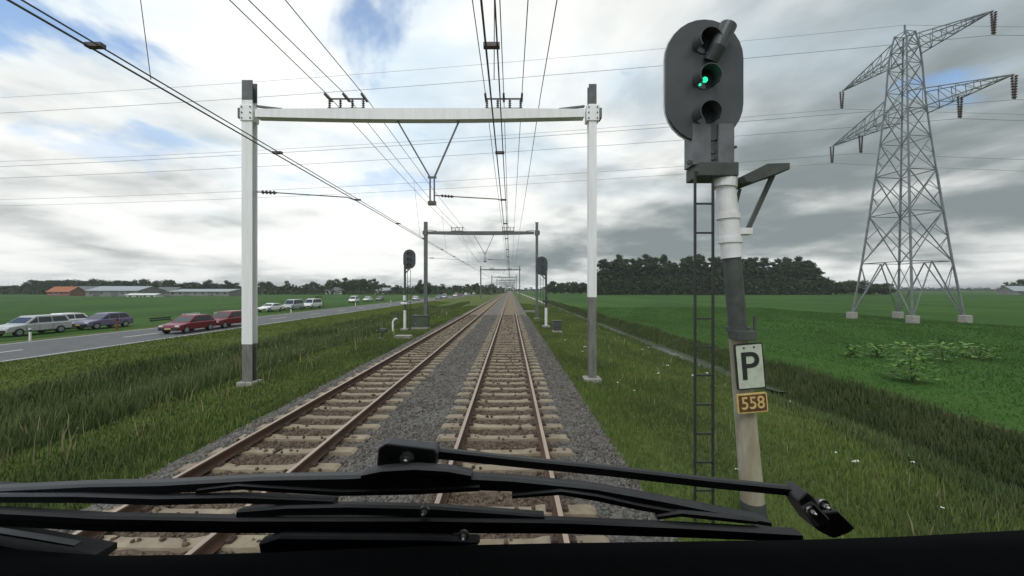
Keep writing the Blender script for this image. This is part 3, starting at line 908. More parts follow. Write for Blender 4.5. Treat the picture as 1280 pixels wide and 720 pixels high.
# bracket arm with strut
b = MB()
p = [loc(sgx(x), sgz(y_)) for x, y_ in ((918, 225), (948, 210), (975, 209), (975, 217), (962, 221), (930, 233), (922, 232))]
b.prism(p, (1, 0, 0), (0, 0, 1), (0, -.18, 0), (0, .40, 0)); b.build('bracket_arm', 'sig_dark', t, bevel=.006)
b = MB(); q0 = loc(sgx(967), sgz(219)); q1 = loc(sgx(935), sgz(292)); b.bar((q0[0], .02, q0[1]), (q1[0], .05, q1[1]), .045, .05)
b.build('strut', 'sig_dark', t)
b = MB(); sbox(b, 921, 940, 285, 293, -.02, .10); b.build('strut_tab', 'sig_white', t, bevel=.004)
b = MB(); q0 = loc(sgx(925), sgz(236)); q1 = loc(sgx(921), sgz(262)); b.bar((q0[0], .0, q0[1]), (q1[0], .05, q1[1]), .03); b.build('strut', 'sig_dark', t)
def text_mesh(body, size, name, m, parent, mtx, sx=1.0):
    cu = bpy.data.curves.new(name, 'FONT'); cu.body = body; cu.size = size; cu.align_x = 'CENTER'; cu.align_y = 'CENTER'; cu.extrude = .003; cu.offset = .008 * size
    tmp = bpy.data.objects.new('tmp', cu); COL.objects.link(tmp)
    bpy.context.view_layer.update()
    me = bpy.data.meshes.new_from_object(tmp.evaluated_get(bpy.context.evaluated_depsgraph_get()))
    bpy.data.objects.remove(tmp); bpy.data.curves.remove(cu)
    o = link(name, me, m, parent)
    o.matrix_local = mtx @ Matrix.Diagonal((sx, 1, 1, 1))
    return o
tilt = math.atan2(37, 433)
def plate_mtx(xp, yp, dy):
    c = loc(sgx(xp), sgz(yp))
    return Matrix.Translation((c[0], dy, c[1])) @ Matrix.Rotation(-tilt, 4, 'Y') @ Matrix.Rotation(R(90), 4, 'X')
def rrect(w, h, r, n=4):
    P = []
    for sx, sy, a0 in ((1, 1, 0), (-1, 1, 90), (-1, -1, 180), (1, -1, 270)):
        for k in range(n + 1):
            a = R(a0 + 90 * k / n)
            P.append((sx * (w / 2 - r) + r * math.cos(a), sy * (h / 2 - r) + r * math.sin(a)))
    return P
def plate(name, m, w, h, xp, yp, dy, th, parent, r=.02):
    o = MB().prism(rrect(w, h, r), (1, 0, 0), (0, 1, 0), (0, 0, -th), (0, 0, th)).build(name, m, parent)
    o.matrix_local = plate_mtx(xp, yp, dy)
    return o
PPm = plate('sign_plate', 'plate_black', .362, .585, 930, 455.5, -.125, .02, t)
MB().prism(rrect(.325, .548, .012), (1, 0, 0), (0, 1, 0), (0, 0, .001), (0, 0, .004)).build('sign_face', 'plate_p', PPm)
text_mesh('P', .50, 'letter', 'plate_black', PPm, Matrix.Translation((-.01, -.01, .009)), 1.0)
for q in (-.065, .065):
    b = MB(); b.tube([(q, .24, .003), (q, .24, .010)], .012, 8); b.build('plate_screw', 'plate_black', PPm)
NPm = plate('number_plate', 'plate_yellow', .38, .245, 930.5, 499, -.165, .02, t)
MB().prism(rrect(.345, .21, .012), (1, 0, 0), (0, 1, 0), (0, 0, .001), (0, 0, .004)).build('number_face', 'plate_red', NPm)
text_mesh('558', .22, 'number', 'plate_yellow', NPm, Matrix.Translation((0, -.003, .009)), 0.92)
# ladder
LAD = empty('ladder', (sgx(877), SD - .06, -0.55), label='narrow dark steel ladder hanging under the tall oval signal', cat='ladder')
lz0, lz1 = 0.0, sgz(216) + 0.55
for q in (-.115, .115):
    MB().bar((q, 0, lz0), (q, 0, lz1), .024, .03, up=(0, 1, 0)).build('side_rail', 'ladder', LAD)
z = sgz(640) + .55
yy_ = [(sgz(v_) + .55) for v_ in (256, 292, 330, 366, 398, 433, 468, 504, 540, 575, 610, 640)]
for z in yy_:
    MB().bar((-.105, 0, z), (.105, 0, z), .022).build('rung', 'ladder', LAD)

def small_signal(x, D, zg, side, label, white_base):
    t = empty('railway_signal', (x, D, zg), label=label, cat='signal')
    H = 6.35 if side > 0 else 5.75
    signal_head(t, side * .36, H - .8, .95, 1.5, None, False)
    b = MB(); b.tube([(0, .05, 1.6 if white_base else 0), (0, .05, H - 1.3)], .085, 12); b.build('post', 'sig_dark', t)
    b = MB(); b.tube([(0, .05, 0), (0, .05, 1.6)], .11, 12); b.build('post_foot', 'sig_white', t)
    b = MB(); b.bar((0, .05, H - 1.5), (side * .36, .05, H - 1.45), .10, .20); b.bar((0, .05, H - 1.9), (side * .36, .05, H - 1.55), .08, .08); b.build('bracket', 'sig_dark', t)
    b = MB(); b.box((0, .0, 2.15), (.55, .25, .16)); b.box((0, -.05, 2.55), (.18, .2, .4)); b.build('junction_box', 'sig_white' if side > 0 else 'sig_dark', t, bevel=.02)
    b = MB()
    for q in (-.12, .12): b.bar((side * .36 + q, -.12, .0), (side * .36 + q, -.12, H - 1.6), .03)
    for k in range(12): b.bar((side * .36 - .12, -.12, .3 + k * .32), (side * .36 + .12, -.12, .3 + k * .32), .025)
    b.build('rungs', 'ladder', t); t.children[-1].name = 'ladder_frame'
    MB().box((0, .05, .05), (.6, .6, .3)).build('foundation', 'concrete', t, bevel=.02)
small_signal(-8.15, 29, -0.55, 1, 'small round-topped black signal beside the road-side track', True)
small_signal(2.85, 30, -0.40, -1, 'small black signal beside the field-side track, before the second portal', True)

# ------------------------------------------------------------------ lineside bits
def cabinet(x, y, zg, w, d, h, m, label, rz=0):
    t = empty('relay_cabinet', (x, y, zg), rz, label=label, cat='cabinet')
    MB().box((0, 0, h / 2 + .08), (w, d, h)).build('housing', m, t, bevel=.02)
    MB().box((0, 0, .05), (w + .12, d + .12, .2)).build('plinth', 'concrete', t, bevel=.01)
    MB().box((0, 0, h + .105), (w + .08, d + .08, .05)).build('lid', m, t, bevel=.01)
    MB().box((w * .25, -d / 2 - .012, h * .6), (.03, .025, .14)).build('handle', 'sig_dark', t)
cabinet(-7.0, 29.3, -.42, 1.25, .5, .95, 'cabinet', 'low dark green relay cabinet behind the small round-topped signal')
cabinet(3.35, 27.0, -.44, .55, .45, .75, 'sig_dark', 'small dark cabinet at the foot of the field-side black signal')
cabinet(2.55, 50, -.40, 1.3, .6, .12, 'concrete', 'flat concrete cable cover beside the ballast past the field-side black signal')
cabinet(-6.6, 23.2, -.40, .9, .5, .10, 'concrete', 'flat concrete cable cover in the grass beside the road-side track')
t = empty('marker_post', (-8.75, 28.0, -.5), label='short white post with bent arm near the small round-topped signal', cat='post')
MB().tube([(0, 0, 0), (0, 0, .75), (.12, 0, .95), (.35, 0, 1.0)], .07, 8).build('tube', 'sig_white', t)
MB().tube([(.35, 0, 1.0), (.35, 0, 1.45)], .08, 8).build('cap', 'sig_dark', t)
t = empty('track_lubricator', (-7.7, 22.5, -.45), label='small black lineside device on a stand in the grass by the track', cat='device')
MB().box((0, 0, .12), (.36, .30, .24)).build('base', 'sig_dark', t, bevel=.02)
b = MB(); b.tube([(0, 0, .2), (.05, 0, .55)], .06, 8); b.build('stand', 'sig_dark', t)
b = MB(); b.box((.10, 0, .66), (.42, .26, .24)); b.build('head', 'sig_dark', t, bevel=.03)
def road_post(x, y, label, group=None, m='sig_white', h=.95):
    t = empty('marker_post', (x, y, -1.12), label=label, cat='post', group=group)
    MB().prism(rrect(.13, .10, .03), (1, 0, 0), (0, 1, 0), (0, 0, 0), (0, 0, h)).build('shaft', m, t)
    MB().box((0, 0, h - .18), (.135, .105, .14)).build('band', 'plate_black', t)
road_post(-35.0, 27.4, 'white roadside marker post by the silver estate car', None)
for k in range(5):
    road_post(-35.0, 60 + 25 * k, 'small white marker post on the road edge past the parked cars', 'distant roadside marker posts')
road_post(-36.1, 34.5, 'short dark red marker post behind the purple hatchback', None, 'red_post', 1.15)

# ------------------------------------------------------------------ pylon
PC = Vector((43.0, 41.0, -0.70))
PR = R(6)
t = empty('power_pylon', PC, PR, label='tall grey lattice power pylon standing on concrete feet in the field', cat='pylon')
LV = [(0.45, 3.0), (6.3, 2.42), (11.6, 1.98), (16.0, 1.63), (19.6, 1.36), (22.6, 1.16), (25.2, 1.02), (27.6, 0.92), (29.6, 0.78), (31.2, 0.55)]
cor = [(-1, -1), (1, -1), (1, 1), (-1, 1)]
for sx, sy in cor:
    b = MB()
    for (z0, h0), (z1, h1) in zip(LV[:-1], LV[1:]):
        b.bar((sx * h0, sy * h0, z0), (sx * h1, sy * h1, z1 + .05), .15 if z0 < 16 else .115)
    b.build('leg', 'pylon', t)
    b = MB(); b.box((sx * 3.03, sy * 3.03, .30), (.75, .75, .9)); b.build('foundation', 'concrete', t, bevel=.05)
for q in range(4):
    (ax_, ay_), (bx_, by_) = cor[q], cor[(q + 1) % 4]
    b = MB()
    for k, ((z0, h0), (z1, h1)) in enumerate(zip(LV[:-1], LV[1:])):
        w = .075 if z0 < 16 else .058
        A0, B0, A1, B1 = Vector((ax_ * h0, ay_ * h0, z0)), Vector((bx_ * h0, by_ * h0, z0)), Vector((ax_ * h1, ay_ * h1, z1)), Vector((bx_ * h1, by_ * h1, z1))
        if k == 0:
            m_ = (A1 + B1) / 2
            b.bar(A0, m_, w * 1.2); b.bar(B0, m_, w * 1.2)
            b.bar(A0.lerp(m_, .5), A0.lerp(A1, .55), w * .7); b.bar(B0.lerp(m_, .5), B0.lerp(B1, .55), w * .7)
            b.bar(A0.lerp(m_, .5), A1.lerp(A0, .05), w * .7); b.bar(B0.lerp(m_, .5), B1.lerp(B0, .05), w * .7)
        else:
            b.bar(A0, B1, w); b.bar(B0, A1, w)
            if k < 4:
                c = (A0 + B0 + A1 + B1) / 4
                b.bar(A0.lerp(A1, .5), A0.lerp(B1, .27), w * .6); b.bar(B0.lerp(B1, .5), B0.lerp(A1, .27), w * .6)
                b.bar(A0.lerp(A1, .5), A1.lerp(B0, .27), w * .6); b.bar(B0.lerp(B1, .5), B1.lerp(A0, .27), w * .6)
        b.bar(A1, B1, w)
        if k in (0, 2, 4):
            b.bar(A1, B1.lerp(A1, .0) if False else (A1 + B1) / 2 * 1.0, w)
    b.build('bracing', 'pylon', t)
tips = {}
def arm(z0, z1, half, hw, sgn, name):
    """cross arm along the local Y axis"""
    tip = Vector((0, sgn * half, z0))
    b = MB()
    lo_ = [Vector((s * hw, sgn * hw, z0)) for s in (-1, 1)]
    up_ = [Vector((s * hw * .9, sgn * hw * .9, z1)) for s in (-1, 1)]
    for p in lo_ + up_: b.bar(p, tip, .085)
    n = 6
    for k in range(1, n):
        f0 = k / n; f1 = (k + .5) / n
        for s in (0, 1):
            b.bar(lo_[s].lerp(tip, f0), up_[s].lerp(tip, f0), .045)
            b.bar(lo_[s].lerp(tip, f0), up_[s].lerp(tip, min(1, (k - 1) / n)), .045)
        b.bar(lo_[0].lerp(tip, f0), lo_[1].lerp(tip, f0), .045)
        b.bar(lo_[0].lerp(tip, f0), lo_[1].lerp(tip, (k - 1) / n), .045)
    b.build('cross_arm', 'pylon', t)
    return tip
rotz = Matrix.Rotation(PR, 4, 'Z')
anch = []
for z0, z1, half, hw in ((28.6, 30.4, 7.0, .84), (22.1, 24.4, 8.3, 1.2)):
    for sgn in (-1, 1):
        tip = arm(z0, z1, half, hw, sgn, 'a')
        fr = (1.0,) if z0 > 25 else (1.0, .56)
        for f_ in fr:
            p = Vector((0, tip.y * f_, z0 - .05))
            b = MB()
            for s in (-.22, .22):
                insulator(b, p + Vector((s, 0, 0)), p + Vector((s * .4, 0, -2.1)), .13, 9)
            b.build('insulator_string', 'insul', t)
            anch.append((rotz @ (p + Vector((0, 0, -2.15)))) + PC)
b = MB(); b.bar((0, 0, 31.2), (0, 0, 32.2), .12); b.build('earth_peak', 'pylon', t)
anch.append((rotz @ Vector((0, 0, 32.2))) + PC)
# power lines: one span to the left across the railway, one on to the right
names = ['near-rail upper arm tip', 'far upper arm tip', 'lower arm tip on the railway side', 'lower arm middle on the railway side', 'far lower arm tip', 'far lower arm middle', 'peak']
nm2 = ['from the pylon\'s upper arm end facing the train', 'from the pylon\'s upper arm end facing the wood', 'from the pylon\'s lower arm end facing the train', 'from the middle of the lower pylon arm facing the train',
       'from the pylon\'s lower arm end facing the wood', 'from the middle of the lower pylon arm facing the wood', 'from the very peak of the pylon']
for a, lab in zip(anch, nm2):
    off = a - PC
    L_end = Vector((-215, 62 + (a.y - 41), a.z + 0.5)); R_end = Vector((300, 20 + (a.y - 41), a.z))
    pts = []
    for k in range(25):
        s = k / 24; p = a.lerp(L_end, s); p.z -= 3.6 * 4 * s * (1 - s); pts.append(p)
    pts2 = []
    for k in range(1, 25):
        s = k / 24; p = a.lerp(R_end, s); p.z -= 5.0 * 4 * s * (1 - s); pts2.append(p)
    r = .020 if 'peak' not in lab else .016
    o = MB().tube(pts2[::-1] + pts, r, 5).build('power_line', 'wire_light')
    tag(o, 'thin high voltage line strung ' + lab, 'power line', 'high voltage lines crossing the railway')

# ------------------------------------------------------------------ trees
def crown_mesh(name, seed, H, rx, base, nleaf, lsize, m, nblob=16):
    r = np.random.default_rng(seed)
    V, Fq = [], []
    cs = []
    for _ in range(nblob):
        a = r.uniform(0, 6.28); tz = r.uniform(0, 1)
        prof = math.sin(math.pi * (0.12 + 0.80 * tz)) ** 0.75
        d = rx * prof * math.sqrt(r.uniform(0.05, 1)) * 0.85
        cs.append((math.cos(a) * d, math.sin(a) * d, base + (H - base) * (0.06 + .86 * tz), rx * r.uniform(.16, .40)))
    cs = np.array(cs)
    idx = r.integers(0, nblob, nleaf)
    dv = r.normal(0, 1, (nleaf, 3)); dv /= np.linalg.norm(dv, axis=1)[:, None]
    rad = cs[idx, 3] * r.uniform(.35, 1.30, nleaf)
    P = cs[idx, :3] + dv * rad[:, None] * np.array([1, 1, .85])
    P[:, 2] = np.minimum(P[:, 2], H * 1.02)
    s = lsize * r.uniform(.6, 1.4, nleaf)
    t1 = r.normal(0, 1, (nleaf, 3)); t1 -= dv * (t1 * dv).sum(1)[:, None] * .6; t1 /= np.linalg.norm(t1, axis=1)[:, None]
    t2 = np.cross(t1, dv + r.normal(0, .5, (nleaf, 3))); t2 /= np.linalg.norm(t2, axis=1)[:, None]
    Q = np.stack([P - t1 * s[:, None], P - t2 * s[:, None] * .6, P + t1 * s[:, None], P + t2 * s[:, None] * .6], 1)
    Fq = np.arange(nleaf * 4).reshape(-1, 4)
    me = np_mesh(name, Q.reshape(-1, 3), Fq)
    me.materials.append(M[m])
    return me, cs
def trunk_mesh(name, H, base, cs, r0):
    b = MB()
    b.tube([(0, 0, -.3), (.1, 0, base * .6), (0, .1, base + (H - base) * .45), (0, 0, H * .9)], [r0, r0 * .75, r0 * .45, .05], 7)
    for c in cs[:7]:
        z0 = min(c[2] - .5, base + (c[2] - base) * .5)
        b.tube([(0, 0, max(z0, base * .7)), (c[0] * .6, c[1] * .6, (max(z0, base * .7) + c[2]) / 2 + .2), (c[0], c[1], c[2])], [r0 * .35, r0 * .22, .04], 5)
    me = b.mesh(name); me.materials.append(M['bark'])
    return me
def variants(n, H, rx, base, nleaf, ls, m, seed, nblob=16, r0=.3):
    out = []
    for k in range(n):
        me, cs = crown_mesh('crown', seed + k, H * (1 + .12 * math.sin(k * 2.1)), rx * (1 + .15 * math.cos(k * 1.7)), base, nleaf, ls, m, nblob)
        out.append((trunk_mesh('trunk', H, base, cs, r0), me))
    return out
def tree(name, var, p, s, sz, label, group):
    t = empty(name, p, random.uniform(0, 6.28), label=label, cat='tree', group=group)
    t.scale = (s, s, sz)
    link('trunk', var[0], None, t); link('crown', var[1], None, t)
    return t
VW = variants(6, 24, 4.6, 7.5, 2200, .58, 'leaf_a', 100, 36, .34)
VB = variants(5, 11, 4.8, 1.6, 2000, .52, 'leaf_b', 200, 30, .3)
for row, (Dw, n, off) in enumerate(((246, 27, 0), (256, 26, .5), (268, 24, .2))):
    for k in range(n):
        pxx = 750 + (1024 - 750) * (k + off) / (n - .5) + random.uniform(-2.5, 2.5)
        x = (pxx - 638) * Dw / F
        edge = min(1, .72 + (1024 - pxx) / 90) if pxx > 960 else min(1, .80 + (pxx - 745) / 160)
        tree('woodland_tree', random.choice(VW), (x, Dw + random.uniform(-3, 3), -.7), random.uniform(.85, 1.12), edge * random.uniform(.90, 1.07),
             'tall bare-stemmed tree in the dark wood beyond the field', 'trees of the wood beyond the field')
def leaf_band(name, pts, m, lsize, label, cat='undergrowth', n=1):
    """dense undergrowth: pts = list of (x, y, width, height, count)"""
    P = []
    for x, y, w, h, c, zb in pts:
        q = rng.uniform(-1, 1, (c, 3))
        P.append(np.stack([x + q[:, 0] * w, y + q[:, 1] * w * .5, zb + (q[:, 2] * .5 + .5) * h * (1 - .35 * q[:, 0] ** 2)], 1))
    P = np.concatenate(P); k = len(P)
    t1 = rng.normal(0, 1, (k, 3)); t1 /= np.linalg.norm(t1, axis=1)[:, None]
    t2 = np.cross(t1, rng.normal(0, 1, (k, 3))); t2 /= np.linalg.norm(t2, axis=1)[:, None]
    s = lsize * rng.uniform(.6, 1.4, k)[:, None]
    Q = np.stack([P - t1 * s, P - t2 * s * .7, P + t1 * s, P + t2 * s * .7], 1)
    o = link(name, np_mesh(name, Q.reshape(-1, 3), np.arange(k * 4).reshape(-1, 4)), m)
    tag(o, label, cat, kind='stuff')
    return o
pts = []
for pxx in np.arange(742, 1034, 2.6):
    for Dw in (240, 262):
        pts.append(((pxx - 638) * Dw / F, Dw + random.uniform(-2, 2), 2.2, random.uniform(9, 13), 110, -.8))
leaf_band('wood_undergrowth', pts, 'leaf_a', .75, 'dense dark undergrowth filling the foot of the wood beyond the field')
for k in range(17):      # lower trees at both ends of the wood
    pxx = 1030 + 84 * k / 16 + random.uniform(-2, 2); Dw = random.uniform(232, 262)
    tree('bushy_tree', random.choice(VB), ((pxx - 638) * Dw / F, Dw, -.7), random.uniform(.8, 1.0), random.uniform(.72, 1.0) * (1.05 - .35 * k / 16), 'low bushy tree at the pylon end of the wood', 'low trees at the pylon end of the wood')
for k in range(11):
    pxx = 688 + 58 * k / 10 + random.uniform(-2, 2); Dw = random.uniform(262, 300)
    tree('bushy_tree', random.choice(VB), ((pxx - 638) * Dw / F, Dw, -.7), random.uniform(.8, 1.0), random.uniform(.6, .85), 'low bushy tree between the railway and the wood', 'low trees between railway and wood')
for pxx, Dw, sc in ((1258, 270, .75), (1268, 268, .95), (1279, 272, 1.0), (1290, 270, .9)):
    tree('bushy_tree', random.choice(VB), ((pxx - 638) * Dw / F, Dw, -.7), sc * .8, sc * .95, 'bushy tree in the small far clump across the field past the pylon', 'small far clump of trees past the pylon')
# left side: rows of trees behind the meadow
def left_row(x0, x1, n, D0, D1, s0, s1, label, group):
    for k in range(n):
        pxx = x0 + (x1 - x0) * (k + .5) / n + random.uniform(-1.5, 1.5); Dw = random.uniform(D0, D1)
        tree('bushy_tree', random.choice(VB), ((pxx - 638) * Dw / F, Dw, -1.1), random.uniform(.8, 1.05) * s0 ** .3, random.uniform(s0, s1), label, group)
left_row(-12, 30, 6, 300, 330, .55, .75, 'low tree in the thin row left of the orange roofed house', 'thin tree row by the house')
left_row(30, 120, 15, 300, 325, .98, 1.06, 'tree in the even dark shelter belt behind the orange roofed house', 'shelter belt behind the house')
left_row(124, 186, 11, 300, 325, .96, 1.05, 'tree in the dark belt behind the long grey barn', 'belt behind the barn')
left_row(188, 300, 18, 300, 360, .75, 1.05, 'tree behind the low glasshouse with pale roof', 'trees behind the glasshouse')
left_row(316, 410, 14, 300, 350, .60, .95, 'tree in the uneven row beyond the meadow next to the white mast', 'uneven tree row beyond the meadow')
left_row(408, 480, 14, 300, 330, .95, 1.15, 'tree in the closed round-topped group across the meadow', 'round-topped tree group')
left_row(480, 628, 26, 300, 420, .60, .90, 'tree in the far row running towards the railway', 'far tree row towards the railway')
for pxx, Dw, sx, sz in ((527, 236, 1.15, 1.02), (534, 240, 1.05, .95)):
    tree('bushy_tree', VB[2], ((pxx - 638) * Dw / F, Dw, -1.1), sx * .85, sz, 'big round dense tree standing above the row near the second portal', 'big round trees near the second portal')
pts = []
for pxx in np.arange(-40, 1330, 3.0):
    Dw = random.uniform(780, 950)
    h = random.uniform(6, 12) if pxx < 640 else random.uniform(4, 10)
    pts.append(((pxx - 638) * Dw / F, Dw, 9, h, 34, -1.2))
leaf_band('distant_treeline', pts, 'leaf_c', 1.9, 'thin dark line of far trees along the horizon', 'trees')
pts = []
for pxx in np.arange(-20, 632, 2.6):
    Dw = random.uniform(288, 300)
    pts.append(((pxx - 638) * Dw / F, Dw, 2.4, random.uniform(2.5, 4.5), 26, -1.15))
leaf_band('far_hedge', pts, 'leaf_b', .7, 'continuous low hedge along the far edge of the meadow', 'hedge')
# weeds in the field
def weed(x, y, h, w, n, label):
    t = empty('tall_weed', (x, y, float(ground_z(x, y))), label=label, cat='weed')
    b = MB()
    for k in range(5):
        a = random.uniform(0, 6.28); q = random.uniform(.1, .5) * w
        b.tube([(0, 0, -.05), (math.cos(a) * q * .4, math.sin(a) * q * .4, h * .5), (math.cos(a) * q, math.sin(a) * q, h * random.uniform(.75, 1))], [.018, .014, .006], 5)
    b.build('stem', 'blade_dark', t)
    b = MB()
    for k in range(n):
        a = random.uniform(0, 6.28); q = w * .5 * math.sqrt(random.random()); z = h * random.uniform(.12, 1.0)
        c = Vector((math.cos(a) * q, math.sin(a) * q, z)); d = Vector((math.cos(a), math.sin(a), random.uniform(-.5, .5))).normalized()
        s = d.cross(Vector((random.uniform(-.3, .3), random.uniform(-.3, .3), 1))).normalized(); L = random.uniform(.07, .14); ww = L * .5
        b.add([c - d * L, c + s * ww, c + d * L, c - s * ww], [(0, 1, 2, 3)])
    b.build('leaves', 'leaf_weed', t); t.children[-1]['kind'] = 'stuff'
for xp, yp, hp, wp, lab in ((1140, 478, 48, 44, 'big leafy weed standing tall in the field before the pylon'), (1066, 446, 16, 18, 'small leafy weed in the field nearest the ditch'), (1096, 447, 17, 20, 'small leafy weed beside the big weed, towards the ditch'),
                            (1180, 452, 26, 34, 'spreading leafy weed behind the big weed in the field'), (1222, 449, 20, 34, 'low wide leafy weed farthest out in the field')):
    Dg = (CH + .64) * F / (yp - 362)
    weed((xp - 638) * Dg / F, Dg, hp * Dg / F, wp * Dg / F, 110 if hp < 40 else 330, lab)

# ------------------------------------------------------------------ farm buildings
def barn(pxx0, pxx1, D, eave, ridge, depth, wall, roof, label, name, doors=(), wins=0, zg=-1.15, chim=False):
    x0, x1 = (pxx0 - 638) * D / F, (pxx1 - 638) * D / F
    L = x1 - x0
    t = empty(name, ((x0 + x1) / 2, D, zg), label=label, cat='building')
    h = L / 2
    poly = [(-depth / 2, 0), (depth / 2, 0), (depth / 2, eave), (0, ridge - .15), (-depth / 2, eave)]
    MB().prism(poly, (0, 1, 0), (0, 0, 1), (-h, 0, 0), (L, 0, 0)).build('wall', wall, t)
    ro = None
    for s in (-1, 1):
        b = MB()
        sl = (ridge - eave) / (depth / 2)
        p = [(s * (depth / 2 + .5), eave - sl * .5 + .02), (0, ridge), (0, ridge + .18), (s * (depth / 2 + .5), eave - sl * .5 + .20)]
        b.prism(p, (0, 1, 0), (0, 0, 1), (-h - .4, 0, 0), (L + .8, 0, 0)); ro = b.build('roof', roof, t)
    for (fx, w, hh) in doors:
        d = MB().box((-h + L * fx, -depth / 2 - .03, hh / 2), (w, .08, hh)).build('door', 'galv_dark', t)
    for k in range(wins):
        fx = (k + .5) / wins
        w = MB().box((-h + L * fx, -depth / 2 - .02, eave * .58), (1.3, .06, 1.0)).build('window', 'glass', t)
        MB().box((-h + L * fx, -depth / 2 - .06, eave * .58 - .56), (1.5, .12, .10)).build('sill', 'whitewall', w)
    if chim:
        MB().box((h * .5, .0, ridge + .4), (.8, .8, 1.4)).build('chimney', 'brick', ro)
    return t
barn(127, 190, 214, 3.2, 5.6, 16, 'barnwall', 'sheet', 'long barn with pale grey sheet roof across the meadow', 'long_barn', ((.2, 3.5, 2.8), (.55, 3.5, 2.8), (.85, 3.5, 2.8)), 5)
barn(69, 97, 222, 2.7, 5.4, 8, 'brick', 'tile', 'brick farmhouse with orange tiled roof left of the barn', 'farmhouse', ((.35, 1.1, 2.1),), 4, chim=True)
barn(98, 126, 240, 3.4, 5.8, 12, 'barnwall', 'galv_dark', 'dark barn between the orange roofed house and the long grey barn', 'dark_barn', ((.5, 3.5, 3.0),), 2)
barn(164, 200, 196, 1.0, 1.7, 5, 'whitewall', 'whitewall', 'low white shed in front of the long grey barn', 'low_shed', ((.5, 1.0, .9),), 4)
barn(228, 300, 226, 2.6, 4.0, 18, 'barnwall', 'sheet', 'low wide glasshouse with pale roof nearest the white mast', 'glasshouse', ((.3, 3, 2.3), (.7, 3, 2.3)), 8)
barn(200, 226, 236, 3.0, 5.2, 10, 'barnwall', 'galv_dark', 'small dark roofed shed between long barn and glasshouse', 'farm_shed', ((.5, 3, 2.5),), 2)
barn(410, 430, 300, 3.0, 5.5, 9, 'whitewall', 'galv_dark', 'white walled house by the round-topped tree group', 'far_house', ((.4, 1.2, 2.1),), 3)
barn(470, 488, 310, 3.0, 5.2, 9, 'whitewall', 'sheet', 'pale house with grey roof between round-topped group and railway', 'far_house', ((.4, 1.2, 2.1),), 3)
barn(1256, 1284, 250, 2.6, 5.6, 9, 'barnwall', 'sheet', 'grey roofed barn at the far clump past the pylon', 'far_barn', ((.4, 3, 2.3),), 2, zg=-.7)

